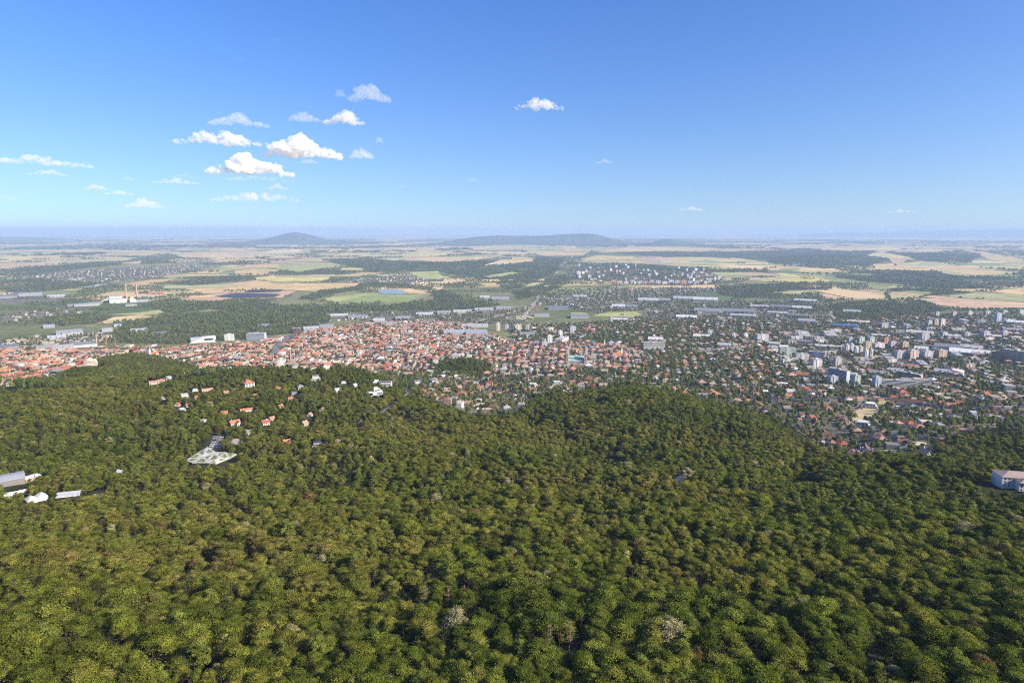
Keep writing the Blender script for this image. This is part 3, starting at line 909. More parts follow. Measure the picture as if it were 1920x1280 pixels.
# ------------------------------------------------------------------ clouds
def cloud_mat(name, dens):
    m, n = mat(name)
    t = n.nodes.new('ShaderNodeTexCoord')
    x = n.nodes.new('ShaderNodeTexNoise'); x.inputs['Scale'].default_value = 9.0; x.inputs['Detail'].default_value = 6; x.inputs['Roughness'].default_value = .6
    n.links.new(t.outputs['Object'], x.inputs['Vector'])
    mr = n.nodes.new('ShaderNodeMapRange')
    mr.inputs['From Min'].default_value = .36; mr.inputs['From Max'].default_value = .78
    mr.inputs['To Min'].default_value = 0.0; mr.inputs['To Max'].default_value = dens
    n.links.new(x.outputs['Fac'], mr.inputs['Value'])
    pv = n.nodes.new('ShaderNodeVolumePrincipled')
    pv.inputs['Color'].default_value = (1, 1, 1, 1)
    pv.inputs['Anisotropy'].default_value = 0.0
    n.links.new(mr.outputs[0], pv.inputs['Density'])
    o = n.nodes.new('ShaderNodeOutputMaterial')
    n.links.new(pv.outputs[0], o.inputs['Volume'])
    return m
M['cloud_thick'] = cloud_mat('thick_cloud', 0.024)
M['cloud_thin'] = cloud_mat('thin_cloud', 0.0085)
M['cloud_wisp'] = cloud_mat('wispy_cloud', 0.0035)
CLOUDS = [   # u left, u right, v top, v base, peak position, material, label
    (497, 640, 252, 298, .38, 'thick', 'largest bright cumulus cloud with a white heaped top and lilac base'),
    (393, 548, 287, 330, .45, 'thick', 'bright heaped cumulus cloud just below and left of the largest one'),
    (334, 500, 247, 274, .5, 'thick', 'long bumpy white cloud with a thin tail at its left end'),
    (395, 502, 213, 238, .45, 'thin', 'soft oval cloud above the long bumpy cloud'),
    (541, 603, 210, 230, .35, 'thin', 'small white cloud with a tail, left of two side by side above the largest cloud'),
    (607, 683, 208, 236, .55, 'thick', 'small humped white cloud sloping down to the right, above the largest cloud'),
    (653, 733, 158, 194, .35, 'thin', 'peaked white cloud with a pointed right end, highest of the cloud group'),
    (627, 650, 168, 183, .4, 'thin', 'tiny round cloud puff left of the peaked cloud'),
    (965, 1056, 185, 208, .5, 'thick', 'lone white cloud in the open sky right of the cloud group'),
    (655, 701, 276, 299, .5, 'thin', 'small cloud puff at the right end of the largest cloud'),
    (-12, 158, 290, 312, .45, 'thin', 'long flat pinkish cloud at the left edge of the sky'),
    (57, 120, 317, 330, .6, 'thin', 'short flat cloud under the long pinkish cloud at the left edge'),
    (292, 370, 333, 346, .5, 'thin', 'thin row of small puffs left of the two heaped clouds'),
    (325, 372, 325, 334, .4, 'wisp', 'faint wisp just above the thin row of puffs'),
    (163, 200, 345, 357, .4, 'thin', 'small cloud streak, upper of two stepping down at left'),
    (197, 248, 356, 366, .55, 'thin', 'small cloud streak, lower of two stepping down at left'),
    (405, 556, 360, 380, .6, 'wisp', 'wide ragged veil of low cloud below the heaped clouds'),
    (425, 547, 328, 341, .5, 'wisp', 'ragged lilac shreds under the base of the left heaped cloud'),
    (434, 463, 108, 116, .5, 'wisp', 'tiny high wisp near the top of the sky, left of centre'),
    (1118, 1149, 298, 307, .5, 'thin', 'tiny lone puff in the blue sky right of centre'),
    (704, 720, 257, 269, .4, 'thin', 'tiny puff right of the largest cloud'),
    (562, 597, 297, 307, .5, 'thin', 'small flat cloud right under the largest cloud'),
    (502, 538, 344, 356, .45, 'thin', 'small flat cloud under the shreds of the left heaped cloud'),
    (238, 305, 370, 392, .5, 'wisp', 'scattered low shreds near the horizon at left'),
    (230, 251, 331, 338, .5, 'thin', 'tiny lone puff above the stepping streaks at left'),
    (1272, 1318, 387, 396, .5, 'wisp', 'faint low wisp near the horizon right of centre'),
    (1660, 1716, 391, 400, .5, 'wisp', 'faint low wisp near the horizon at far right'),
    (876, 897, 332, 341, .5, 'wisp', 'very faint tiny puff in the middle of the sky'),
    (748, 762, 346, 352, .5, 'wisp', 'very faint speck of cloud below right of the cloud group'),
    (508, 526, 71, 78, .5, 'wisp', 'very faint wisp, highest speck of cloud in the sky'),
    (0, 34, 366, 376, .4, 'wisp', 'faint low wisp at the left edge near the horizon'),
]
def build_clouds():
    base_z = CAM_Z + 1500.0
    for ci, (u0, u1, vt, vb, pk, kind, lab) in enumerate(CLOUDS):
        g = np.random.default_rng(500 + ci)
        um = (u0 + u1) / 2
        s = -slope(um, vb)
        d = (base_z - CAM_Z) / s
        r = ray(um, vb); hl = math.hypot(r[0], r[1])
        cx, cy_ = r[0] / hl * d, r[1] / hl * d
        m = float(project([cx, cy_, base_z])[2]) / F_PX
        W, H = (u1 - u0) * m, (vb - vt) * m
        bmv, bmf = [], []
        ico = bmesh.new(); bmesh.ops.create_icosphere(ico, subdivisions=2, radius=1)
        iv = np.array([v.co for v in ico.verts]); fi = [[v.index for v in f.verts] for f in ico.faces]; ico.free()
        nb = 120 if kind == 'thick' else 60
        for k in range(nb):
            t = g.uniform(0.04, .96)
            env = max(.10, 1 - abs(t - pk) / (pk if t < pk else 1 - pk)) ** .8
            env *= .6 + .4 * abs(math.sin(t * 9 + ci))
            rad = H * max(env, .3) * g.uniform(.13, .30)
            if kind != 'thick':
                rad = H * (.12 + .22 * env * g.random())
            rx = rad * g.uniform(1.1, 1.7)
            x = (t - .5) * (W - 2 * rx)
            hz = max(0, H * env - rad)
            z = rad * .55 + hz * g.random() ** .8
            y = g.uniform(-.5, .5) * W * .28 * (1 if kind == 'thick' else .7)
            b = len(bmv)
            q = iv * np.array([rx, rx, rad]) + np.array([x, y, z])
            q[:, 2] = np.where(q[:, 2] < 0, q[:, 2] * .25, q[:, 2])
            bmv += q.tolist(); bmf += [[i + b for i in f] for f in fi]
        me = bpy.data.meshes.new('cloud')
        me.from_pydata(bmv, [], bmf); me.update()
        tmp = bpy.data.objects.new('cloud_lumps', me); COL.objects.link(tmp)
        md = tmp.modifiers.new('r', 'REMESH'); md.mode = 'VOXEL'; md.voxel_size = max(W / 110, H / 30)
        dg = bpy.context.evaluated_depsgraph_get(); dg.update()
        me2 = bpy.data.meshes.new_from_object(tmp.evaluated_get(dg))
        bpy.data.objects.remove(tmp); bpy.data.meshes.remove(me)
        k = len(me2.vertices)
        co = np.empty(k * 3, np.float32); me2.vertices.foreach_get('co', co); co = co.reshape(-1, 3).astype(float)
        no = np.empty(k * 3, np.float32); me2.vertices.foreach_get('normal', no); no = no.reshape(-1, 3)
        f = vnoise(co[:, 0] + co[:, 2] * .7, co[:, 1] - co[:, 2] * .9, H * .22, ci) + .5 * vnoise(co[:, 0] - co[:, 2], co[:, 1] + co[:, 2], H * .10, ci + 3) - .75
        co += no * (f * H * .17)[:, None]
        co[:, 0] = ((co[:, 0] - co[:, 0].min()) / np.ptp(co[:, 0]) - .5) * W * 1.04
        co[:, 2] = (co[:, 2] - co[:, 2].min()) / np.ptp(co[:, 2]) * H * 1.02
        S = W / 2
        me2.vertices.foreach_set('co', (co / S).astype(np.float32).ravel())
        me2.materials.clear(); me2.materials.append(M['cloud_' + kind])
        me2.update()
        me2.name = 'cloud'
        o = bpy.data.objects.new('cloud', me2); COL.objects.link(o)
        o.location = (cx, cy_, base_z)
        o.scale = (S, S, S)
        o.rotation_euler = (0, 0, -math.atan2(cx, cy_))
        tag(o, lab, 'cloud', 'small white clouds over the plain')
build_clouds()

# ------------------------------------------------------------------ houses
CLEAR = []        # x, y, radius, length of the gap kept open towards the camera: places where no tree may stand
def clear(p, r, front=0.0):
    CLEAR.append((p[0], p[1], r, front))

def window_box(mb, x, y, z, w, h, axis, sgn):
    t = .06
    if axis == 'x':
        mb.box(x - t, x + t, y - w / 2, y + w / 2, z, z + h)
    else:
        mb.box(x - w / 2, x + w / 2, y - t, y + t, z, z + h)

def gable_roof(mb, w, l, h, hr, ov=.5, th=.3, yc=0.0, xc=0.0):
    k = (hr - h) / w
    e = h - ov * k
    mb.prism([(xc - w - ov, e), (xc, hr), (xc + w + ov, e), (xc + w + ov, e + th), (xc, hr + th), (xc - w - ov, e + th)], yc - l / 2 - ov, yc + l / 2 + ov)

def gable_wall(mb, w, l, h, hr, yc=0.0, xc=0.0):
    mb.prism([(xc - w, -4), (xc + w, -4), (xc + w, h + .1), (xc, hr + .1), (xc - w, h + .1)], yc - l / 2, yc + l / 2)

def hip_roof(mb, w, l, h, hr, ov=.6, ridge_=None):
    a, b = w + ov, l / 2 + ov
    rl = (b - a) if ridge_ is None else ridge_
    rl = max(rl, .05)
    p = [(-a, -b, h), (a, -b, h), (a, b, h), (-a, b, h), (0, -rl, hr), (0, rl, hr), (-a, -b, h - .3), (a, -b, h - .3), (a, b, h - .3), (-a, b, h - .3)]
    f = [(0, 1, 4), (1, 2, 5, 4), (2, 3, 5), (3, 0, 4, 5), (6, 7, 1, 0), (7, 8, 2, 1), (8, 9, 3, 2), (9, 6, 0, 3), (9, 8, 7, 6)]
    mb.add(p, f)

def house_proto(kind):
    """ridge along local y; x is the width"""
    root = empty('house')
    W, Rf = MB(), MB()
    wins = []
    ch = None
    if kind == 'gable':
        gable_wall(W, 4.5, 12, 4.2, 8.6); gable_roof(Rf, 4.5, 12, 4.2, 8.6)
        ch = (1.4, 2.5, 6.5, 9.6)
        wins = [('x', s * 4.5, y, 1.2) for s in (-1, 1) for y in (-4, 0, 4)] + [('y', x, s * 6, z) for s in (-1, 1) for x, z in ((-2, 1.2), (2, 1.2), (0, 4.6))]
    elif kind == 'hip':
        W.box(-5.5, 5.5, -6.5, 6.5, -4, 5.6); hip_roof(Rf, 5.5, 13, 5.6, 9.4)
        ch = (2, 1.5, 7, 10)
        wins = [('x', s * 5.5, y, z) for s in (-1, 1) for y in (-4, 0, 4) for z in (.8, 3.5)] + [('y', x, s * 6.5, z) for s in (-1, 1) for x in (-3, 3) for z in (.8, 3.5)]
    elif kind == 'ell':
        gable_wall(W, 4.2, 15, 4.6, 8.6); gable_roof(Rf, 4.2, 15, 4.6, 8.6)
        W2, R2 = MB(), MB()
        gable_wall(W2, 3.6, 7, 4.6, 8.0, 7.2); gable_roof(R2, 3.6, 7.4, 4.6, 8.0, .4, .3, 7.2)
        rot = lambda L: [(y, -x + 2.5, z) for x, y, z in L]      # a wing to +x
        W.add(rot(W2.v), W2.f); Rf.add(rot(R2.v), R2.f)
        ch = (-1.2, -4, 6.5, 9.8)
        wins = [('x', -4.2, y, 1.4) for y in (-5, -1.5, 2, 5)] + [('x', 10.7, y, 1.4) for y in (1, 4)] + [('y', x, s * 7.5, z) for s in (-1, 1) for x, z in ((-2, 1.4), (2, 1.4), (0, 4.9))]
    elif kind == 'flat':
        W.box(-6, 6, -7, 7, -4, 3.4); W.box(-4, 6, -5, 5, 3.4, 6.6)
        Rf.box(-6.3, 6.3, -7.3, -5.003, 3.4, 3.75); Rf.box(-6.3, 6.3, 5.003, 7.3, 3.4, 3.75); Rf.box(-6.3, -4.003, -5.0, 5.0, 3.4, 3.75); Rf.box(-4.3, 6.3, -5.3, 5.3, 6.6, 7.0)
        wins = [('x', -6, y, .8) for y in (-4, 0, 4)] + [('x', 6, y, z) for y in (-3.5, 0, 3.5) for z in (.8, 4)] + [('y', x, s * 7, .8) for s in (-1, 1) for x in (-3, 0, 3)] + [('y', x, -5, 4.1) for x in (-2, 1, 4)]
    elif kind == 'row':
        gable_wall(W, 4.3, 27, 4.6, 8.0); gable_roof(Rf, 4.3, 27, 4.6, 8.0, .4)
        ch = (1.2, -6, 6.2, 9.2)
        wins = [('x', s * 4.3, y, 1.6) for s in (-1, 1) for y in (-11, -7, -3, 3, 7, 11)]
    else:      # block: a bigger three storey town house
        W.box(-7, 7, -9, 9, -4, 9.6); hip_roof(Rf, 7, 18, 9.6, 13.4)
        ch = (2.5, 3, 11, 14.4)
        wins = [('x', s * 7, y, z) for s in (-1, 1) for y in (-6, -2, 2, 6) for z in (1.2, 4.2, 7.0)] + [('y', x, s * 9, z) for s in (-1, 1) for x in (-4, 0, 4) for z in (1.2, 4.2, 7.0)]
    W.build('wall', M['wall'], root)
    ro = Rf.build('roof', M['roof'], root)
    if ch:
        c = MB(); c.box(ch[0] - .45, ch[0] + .45, ch[1] - .6, ch[1] + .6, ch[2], ch[3]); c.build('chimney', M['wall'], ro)
    for ax, a, b, z in wins:
        w = MB()
        if ax == 'x': window_box(w, a, b, z, 1.5, 1.5, 'x', 1)
        else: window_box(w, a, b, z, 1.4, 1.5, 'y', 1)
        w.build('window', M['glass'], root)
    return root
HK = ['gable', 'hip', 'ell', 'flat', 'row', 'block']
HLEN = {'gable': 13, 'hip': 13.5, 'ell': 17, 'flat': 14, 'row': 28, 'block': 19}
PROTO = {k: house_proto(k) for k in HK}
proto_used = {k: False for k in HK}
ROOFS = {'orange': (.46, .20, .105), 'salmon': (.50, .28, .19), 'red': (.36, .115, .07), 'brown': (.18, .09, .065), 'grey': (.30, .30, .31), 'dark': (.07, .065, .07), 'white': (.72, .71, .67), 'pale brown': (.33, .21, .15)}
WALLS = {'white': (.78, .75, .69), 'cream': (.70, .61, .44), 'yellow': (.62, .47, .19), 'pink': (.62, .43, .34), 'grey': (.46, .45, .44)}
HOUSES = []       # dict(pos, kind, yaw, sc, roof, wall, u, v, big)

def add_house(p, kind, yaw, sc, roof, wall, detail):
    if not proto_used[kind] and detail:
        o = PROTO[kind]; proto_used[kind] = True
    else:
        o = copy_tree(PROTO[kind], () if detail else ('window',))
    o.location = (p[0], p[1], p[2] - .3)
    o.rotation_euler = (0, 0, yaw)
    o.scale = (sc,) * 3
    k1, k2 = random.uniform(.70, 1.0), random.uniform(.66, .88)
    def paint(x):
        for c in x.children:
            c['roofcol'] = [q * k1 for q in ROOFS[roof]]
            c['wallcol'] = [min(.82, q * k2) for q in WALLS[wall]]
            paint(c)
    paint(o)
    u, v, dep = project([p[0], p[1], p[2] + 3 * sc])
    HOUSES.append(dict(o=o, u=float(u), v=float(v), kind=kind, roof=roof, wall=wall, n=len(HOUSES)))
    return o

def cam_yaw(p):      # turns local x across the view
    return math.atan2(-p[0], p[1])

# u, v at the foot, width in px, shape, roof, wall, turn (degrees against the view; 90 = ridge across)
LIST = [
    (466, 724, 22, 'hip', 'orange', 'white', 70), (389, 733, 21, 'row', 'salmon', 'cream', 80), (366, 733, 10, 'flat', 'white', 'white', 90), (443, 734, 13, 'flat', 'grey', 'grey', 90),
    (346, 746, 18, 'flat', 'white', 'white', 80), (303, 749, 13, 'flat', 'grey', 'white', 85), (333, 761, 9, 'gable', 'red', 'white', 30), (354, 763, 14, 'ell', 'orange', 'white', 60), (341, 770, 12, 'flat', 'white', 'white', 70),
    (370, 748, 10, 'gable', 'orange', 'white', 75), (424, 738, 10, 'gable', 'salmon', 'cream', 80), (478, 744, 10, 'gable', 'orange', 'white', 60), (418, 752, 11, 'flat', 'grey', 'white', 85),
    (420, 779, 16, 'gable', 'orange', 'cream', 75), (462, 771, 21, 'row', 'orange', 'white', 80), (440, 797, 25, 'ell', 'orange', 'white', 65), (497, 796, 19, 'gable', 'red', 'white', 60),
    (510, 787, 12, 'gable', 'salmon', 'white', 60), (571, 797, 16, 'gable', 'salmon', 'cream', 40), (581, 780, 10, 'gable', 'salmon', 'white', 30), (383, 792, 9, 'flat', 'white', 'white', 40), (466, 815, 18, 'gable', 'grey', 'white', 55),
    (538, 831, 17, 'ell', 'orange', 'pink', 70), (595, 836, 20, 'flat', 'dark', 'grey', 88), (637, 833, 16, 'gable', 'pale brown', 'pink', 88), (526, 764, 10, 'gable', 'orange', 'white', 50), (522, 731, 11, 'gable', 'orange', 'white', 80),
    (633, 735, 16, 'flat', 'white', 'white', 75), (564, 729, 14, 'hip', 'grey', 'cream', 75), (552, 741, 14, 'flat', 'grey', 'grey', 85), (665, 724, 9, 'gable', 'white', 'cream', 40), (644, 718, 10, 'flat', 'grey', 'white', 85), (592, 712, 17, 'flat', 'grey', 'white', 88),
    (604, 770, 9, 'gable', 'pale brown', 'white', 30), (545, 750, 10, 'gable', 'orange', 'white', 80),
    (1541, 834, 13, 'gable', 'grey', 'yellow', 15), (1561, 834, 16, 'hip', 'salmon', 'cream', 80), (1521, 790, 19, 'gable', 'red', 'white', 20), (1502, 780, 14, 'gable', 'brown', 'white', 50), (1498, 803, 18, 'gable', 'dark', 'grey', 20),
    (1617, 800, 34, 'flat', 'white', 'white', 88), (1659, 815, 19, 'hip', 'salmon', 'cream', 80), (1644, 823, 22, 'hip', 'pale brown', 'cream', 80), (1621, 821, 15, 'gable', 'brown', 'white', 70), (1690, 833, 26, 'ell', 'brown', 'white', 50),
    (1636, 808, 15, 'gable', 'grey', 'white', 80), (1710, 757, 32, 'row', 'brown', 'cream', 88), (1742, 752, 14, 'gable', 'red', 'white', 40), (1782, 763, 20, 'ell', 'orange', 'white', 70), (1798, 760, 16, 'gable', 'orange', 'cream', 80), (1765, 758, 14, 'gable', 'red', 'white', 50),
    (1793, 741, 24, 'hip', 'salmon', 'cream', 85), (1847, 745, 18, 'gable', 'red', 'white', 20), (1880, 748, 13, 'gable', 'salmon', 'cream', 30), (1611, 750, 14, 'gable', 'orange', 'white', 60), (1632, 764, 34, 'flat', 'white', 'white', 85),
    (1745, 767, 24, 'flat', 'dark', 'grey', 88), (1872, 780, 22, 'gable', 'brown', 'white', 70), (1893, 787, 20, 'row', 'brown', 'cream', 85), (1790, 806, 14, 'gable', 'salmon', 'cream', 80), (1812, 809, 17, 'row', 'salmon', 'pink', 85), (1916, 778, 14, 'flat', 'grey', 'white', 60),
    (1511, 733, 15, 'gable', 'red', 'white', 40), (1500, 706, 34, 'row', 'orange', 'cream', 88), (1547, 726, 20, 'row', 'red', 'cream', 70), (1540, 738, 20, 'ell', 'pale brown', 'white', 60), (1470, 726, 22, 'flat', 'white', 'white', 85), (1478, 745, 14, 'gable', 'orange', 'white', 75),
    (1548, 764, 14, 'gable', 'red', 'white', 70), (1510, 752, 17, 'gable', 'dark', 'grey', 80), (1450, 752, 16, 'flat', 'dark', 'grey', 85), (1452, 790, 12, 'gable', 'brown', 'white', 60), (1706, 690, 36, 'row', 'orange', 'cream', 85),
    (346, 703, 20, 'row', 'salmon', 'cream', 70), (362, 697, 20, 'row', 'salmon', 'cream', 70), (292, 719, 26, 'row', 'salmon', 'white', 80), (304, 715, 9, 'gable', 'red', 'white', 50), (316, 711, 14, 'flat', 'white', 'white', 70), (391, 684, 22, 'row', 'salmon', 'white', 65), (378, 690, 16, 'gable', 'orange', 'white', 65),
    (70, 713, 18, 'gable', 'red', 'white', 40), (15, 724, 15, 'hip', 'grey', 'cream', 60), (75, 704, 16, 'gable', 'red', 'white', 60), (12, 707, 18, 'ell', 'orange', 'cream', 75), (150, 686, 14, 'row', 'red', 'cream', 80),
    (706, 702, 16, 'row', 'brown', 'white', 80), (722, 706, 16, 'row', 'brown', 'white', 75), (736, 711, 14, 'gable', 'brown', 'pink', 70), (740, 703, 18, 'row', 'pale brown', 'cream', 80), (783, 722, 22, 'flat', 'grey', 'white', 80), (812, 719, 20, 'flat', 'grey', 'white', 60), (827, 710, 16, 'flat', 'white', 'white', 30), (808, 736, 18, 'flat', 'white', 'white', 50),
    (838, 734, 18, 'ell', 'salmon', 'white', 60), (860, 760, 15, 'gable', 'pale brown', 'white', 15), (815, 714, 12, 'flat', 'white', 'grey', 40), (1000, 727, 20, 'flat', 'white', 'white', 80), (1044, 722, 28, 'flat', 'white', 'white', 85), (1078, 718, 20, 'row', 'orange', 'cream', 85),
]
explicit_xy = []
for (u, v, w, k, rf, wl, turn) in LIST:
    p = at(u, v)
    m = mpp(p)
    frac = abs(math.sin(R(turn))) * HLEN[k] + abs(math.cos(R(turn))) * HLEN[k] * .68
    sc = min(1.55, max(.62, w * m / frac))
    yaw = cam_yaw(p) - R(90) + R(90 - turn) + R(90) * 0
    add_house(p, k, yaw + R(180) * (random.random() < .5 and k != 'ell'), sc, rf, wl, w >= 12)
    clear(p, w * m / 2 + (4 if u < 700 else 3), (33 if u < 700 else 24) if v > 700 else 8)
    explicit_xy.append((p.x, p.y))

# ------------------------------------------------------------------ the town: sampled houses
REGIONS = [   # outline, nearest, farthest, street spacing, plot width, set-back, street angle, shapes, roofs
    (OLD_TOWN, 1300, 3900, 40, 14.5, 9, -6, dict(gable=1.6, row=3.8, ell=2.2, block=1.0, hip=.5, flat=.15), dict(orange=2.6, salmon=3.2, red=1.4, brown=1.2, grey=.35, white=.12, **{'pale brown': 1.4})),
    (MID_TOWN, 1150, 3900, 56, 20, 12, -12, dict(gable=2, hip=1.6, ell=1.8, flat=1.0, row=1.3, block=.4), dict(orange=2.2, salmon=1.6, red=1.4, brown=1.5, grey=.7, white=.6, dark=.3, **{'pale brown': .9})),
    (RIGHT_TOWN, 950, 4200, 64, 22, 13, -16, dict(gable=2, hip=1.6, ell=1.4, flat=1.2, row=.8, block=.2), dict(orange=1.7, salmon=1.1, red=1.4, brown=1.6, grey=.9, white=.8, dark=.5, **{'pale brown': 1})),
    (LEFT_TOWN, 2000, 4200, 60, 22, 13, 20, dict(gable=2, row=2, hip=1, flat=.5), dict(orange=2, salmon=3, red=1, grey=.6, white=.4)),
    (SUBURB, 3600, 7000, 72, 21, 14, -10, dict(gable=3, hip=2, row=.5), dict(orange=1.6, salmon=1.6, red=1.6, brown=2.2, grey=.5)),
    (BLOCKS, 5000, 10000, 160, 60, 30, -8, dict(gable=2, hip=1), dict(orange=1, salmon=2, grey=1, white=1)),
    (MIXED, 3300, 6500, 130, 50, 24, -12, dict(gable=2, hip=1, flat=1), dict(orange=1, salmon=2, grey=1, white=1)),
    (FLATS, 3000, 5500, 80, 30, 15, -20, dict(gable=2, row=1.5, flat=2), dict(orange=1, salmon=1.6, grey=1.8, white=1.4)),
    *[(p, 3800, 15000, 95, 40, 18, 30, dict(gable=3, hip=1), dict(orange=1.6, salmon=2.4, red=1.4, brown=1, white=.4, grey=.3)) for p in VILLAGES],
]
def plots(d0, d1, street, wide, back, ang, poly):
    """house plots on both sides of gently bending streets; a fourth of the blocks has cross streets"""
    a = R(ang); c, s = math.cos(a), math.sin(a)
    T = np.arange(-d1 * .9, d1 * .9, street); S = np.arange(0, d1 * 1.1, wide)
    Tg, Sg = np.meshgrid(T, S)
    Tg, Sg = Tg.ravel(), Sg.ravel()
    m = (np.hypot(Tg, Sg) > d0 * .95) & (np.hypot(Tg, Sg) < d1 * 1.02)
    Tg, Sg = Tg[m], Sg[m]
    bend = 90 * (vnoise(Tg, Sg, 420, 71) - .5)
    out_ = []
    for sd in (-1, 1):
        t = Tg + sd * back + bend + RNG.normal(0, 1.2, len(Tg))
        q = Sg + RNG.normal(0, wide * .10, len(Tg)) + sd * wide * .3
        keep = (np.mod(Sg + 40 * vnoise(Tg, Sg, 300, 72), 118) > 13) & (RNG.random(len(Tg)) > .10)
        x, y = t * c + q * s, -t * s + q * c      # q runs along the street, turned clockwise by -ang
        out_.append(np.stack([x, y, np.full(len(x), sd)], 1)[keep])
    P = np.concatenate(out_)
    z = terr(P[:, 0], P[:, 1])
    u, v, dep = project(np.stack([P[:, 0], P[:, 1], z + 3], 1))
    m = (dep > 1) & (u > -200) & (u < 2120) & inpoly(u, v, poly) & ~inpoly(u, v, KNOLL) & ~inpoly(u, v, QUARRY_WOOD)
    e = 3.0
    slope_ = (90 * (vnoise(P[:, 0] + e, P[:, 1], 420, 71) - .5))
    return np.stack([P[:, 0], P[:, 1], z], 1)[m], u[m], v[m]
WALLW = dict(white=2.4, cream=2.4, yellow=.35, pink=.8, grey=1.4)
SPECIAL_XY = []          # x, y, radius taken by buildings modelled one by one
def special(p, r, front=6):
    SPECIAL_XY.append((p[0], p[1], r)); clear(p, r, front)

def panel_wall_mat():
    m, n = mat('panel_block_wall')
    a = n.nodes.new('ShaderNodeAttribute'); a.attribute_type = 'INSTANCER'; a.attribute_name = 'wallcol'
    t = n.nodes.new('ShaderNodeTexCoord')
    sx = n.nodes.new('ShaderNodeSeparateXYZ'); n.links.new(t.outputs['Object'], sx.inputs[0])
    def mth(op, a_, b_=None):
        k = n.nodes.new('ShaderNodeMath'); k.operation = op
        for i, q in enumerate((a_, b_)):
            if q is None: continue
            if hasattr(q, 'is_linked'): n.links.new(q, k.inputs[i])
            else: k.inputs[i].default_value = q
        return k.outputs[0]
    xy = mth('ADD', sx.outputs['X'], sx.outputs['Y'])
    fx = mth('FRACT', mth('DIVIDE', mth('ADD', xy, 500.0), 3.4))
    fz = mth('FRACT', mth('DIVIDE', mth('ADD', sx.outputs['Z'], 58.0), 2.9))
    w = mth('MULTIPLY', mth('LESS_THAN', fx, .52), mth('LESS_THAN', fz, .5))
    c = mixc(n, a.outputs['Color'], (.07, .08, .10), w)
    out(n, bsdf(n, c, .85, .2))
    return m
M['panel'] = panel_wall_mat()
M['plaster'] = tinted('painted_facade', 'wallcol', .9, .06, .1)

BLK = []
def block(u0, u1, vt, vb, col, yaw=10, ratio=.6, name='apartment_tower', bands=False, label=None, cat='apartment block', lobby=None):
    """a tall flat-roofed block standing on the ground at its foot"""
    p = at((u0 + u1) / 2, vb)
    m = mpp(p)
    W, H = (u1 - u0) * m, (vb - vt) * m * .97
    yw = R(yaw)
    ph = yw - cam_yaw(p)
    a = W / (abs(math.cos(ph)) + ratio * abs(math.sin(ph)))
    b = a * ratio
    root = empty(name, (p.x, p.y, p.z), yw)
    w = MB(); w.box(-a / 2, a / 2, -b / 2, b / 2, -6, H)
    wo_ = w.build('wall', M['plaster'] if bands else M['panel'], root)
    wo_['wallcol'] = list(col)
    r = MB(); r.box(-a / 2 + .003, a / 2 - .003, -b / 2 + .003, b / 2 - .003, H + .003, H + .25)
    for x0, x1, y0, y1 in ((-a / 2 - .2, a / 2 + .2, -b / 2 - .2, -b / 2), (-a / 2 - .2, a / 2 + .2, b / 2, b / 2 + .2), (-a / 2 - .2, -a / 2, -b / 2, b / 2), (a / 2, a / 2 + .2, -b / 2, b / 2)):
        r.box(x0, x1, y0, y1, H - .4, H + .8)
    r.build('roof', M['concrete'], root)
    s = MB(); sw = min(a, b) * .3
    s.box(-sw, sw * .6, -sw * .7, sw * .7, H + .25, H + 3.2)
    s.build('lift_house', M['plaster'], root)['wallcol'] = [c * .9 for c in col]
    if bands:
        n = max(2, int(H / 3.0))
        for k in range(n):
            z = 1.2 + k * H / n
            for sg in (-1, 1):
                g = MB()
                g.box(-a / 2 + .8, a / 2 - .8, sg * b / 2 - .08, sg * b / 2 + .08, z, z + H / n * .5)
                g.build('window_band', M['glass'], root)
    else:
        for sg in (-1, 1):         # a projecting stair tower on each long side
            g = MB()
            g.box(-a * .12, a * .12, sg * b / 2 - .9 * (sg < 0), sg * b / 2 + .9 * (sg > 0), 2, H - .6)
            g.build('stair_tower', M['plaster'], root)['wallcol'] = [min(.85, c * 1.08) for c in col]
    root['category'] = cat
    if label: root['label'] = label
    BLK.append(dict(o=root, u=(u0 + u1) / 2, v=(vt + vb) / 2, col=col, label=label, h=vb - vt))
    special(p, max(a, b) / 2 + 2)
    return root
WHT, CRM, TANC, LIL, BLU, GRN, PNK, GRY, ORG, BRN = (.74, .72, .66), (.66, .60, .46), (.50, .40, .26), (.52, .49, .52), (.46, .51, .57), (.50, .57, .49), (.60, .46, .40), (.46, .45, .43), (.60, .27, .14), (.17, .11, .09)
COLNAME = {WHT: 'white', CRM: 'cream', TANC: 'tan', LIL: 'pale lilac', BLU: 'pale blue', GRN: 'pale green', PNK: 'pinkish', GRY: 'grey', ORG: 'orange', BRN: 'dark brown'}
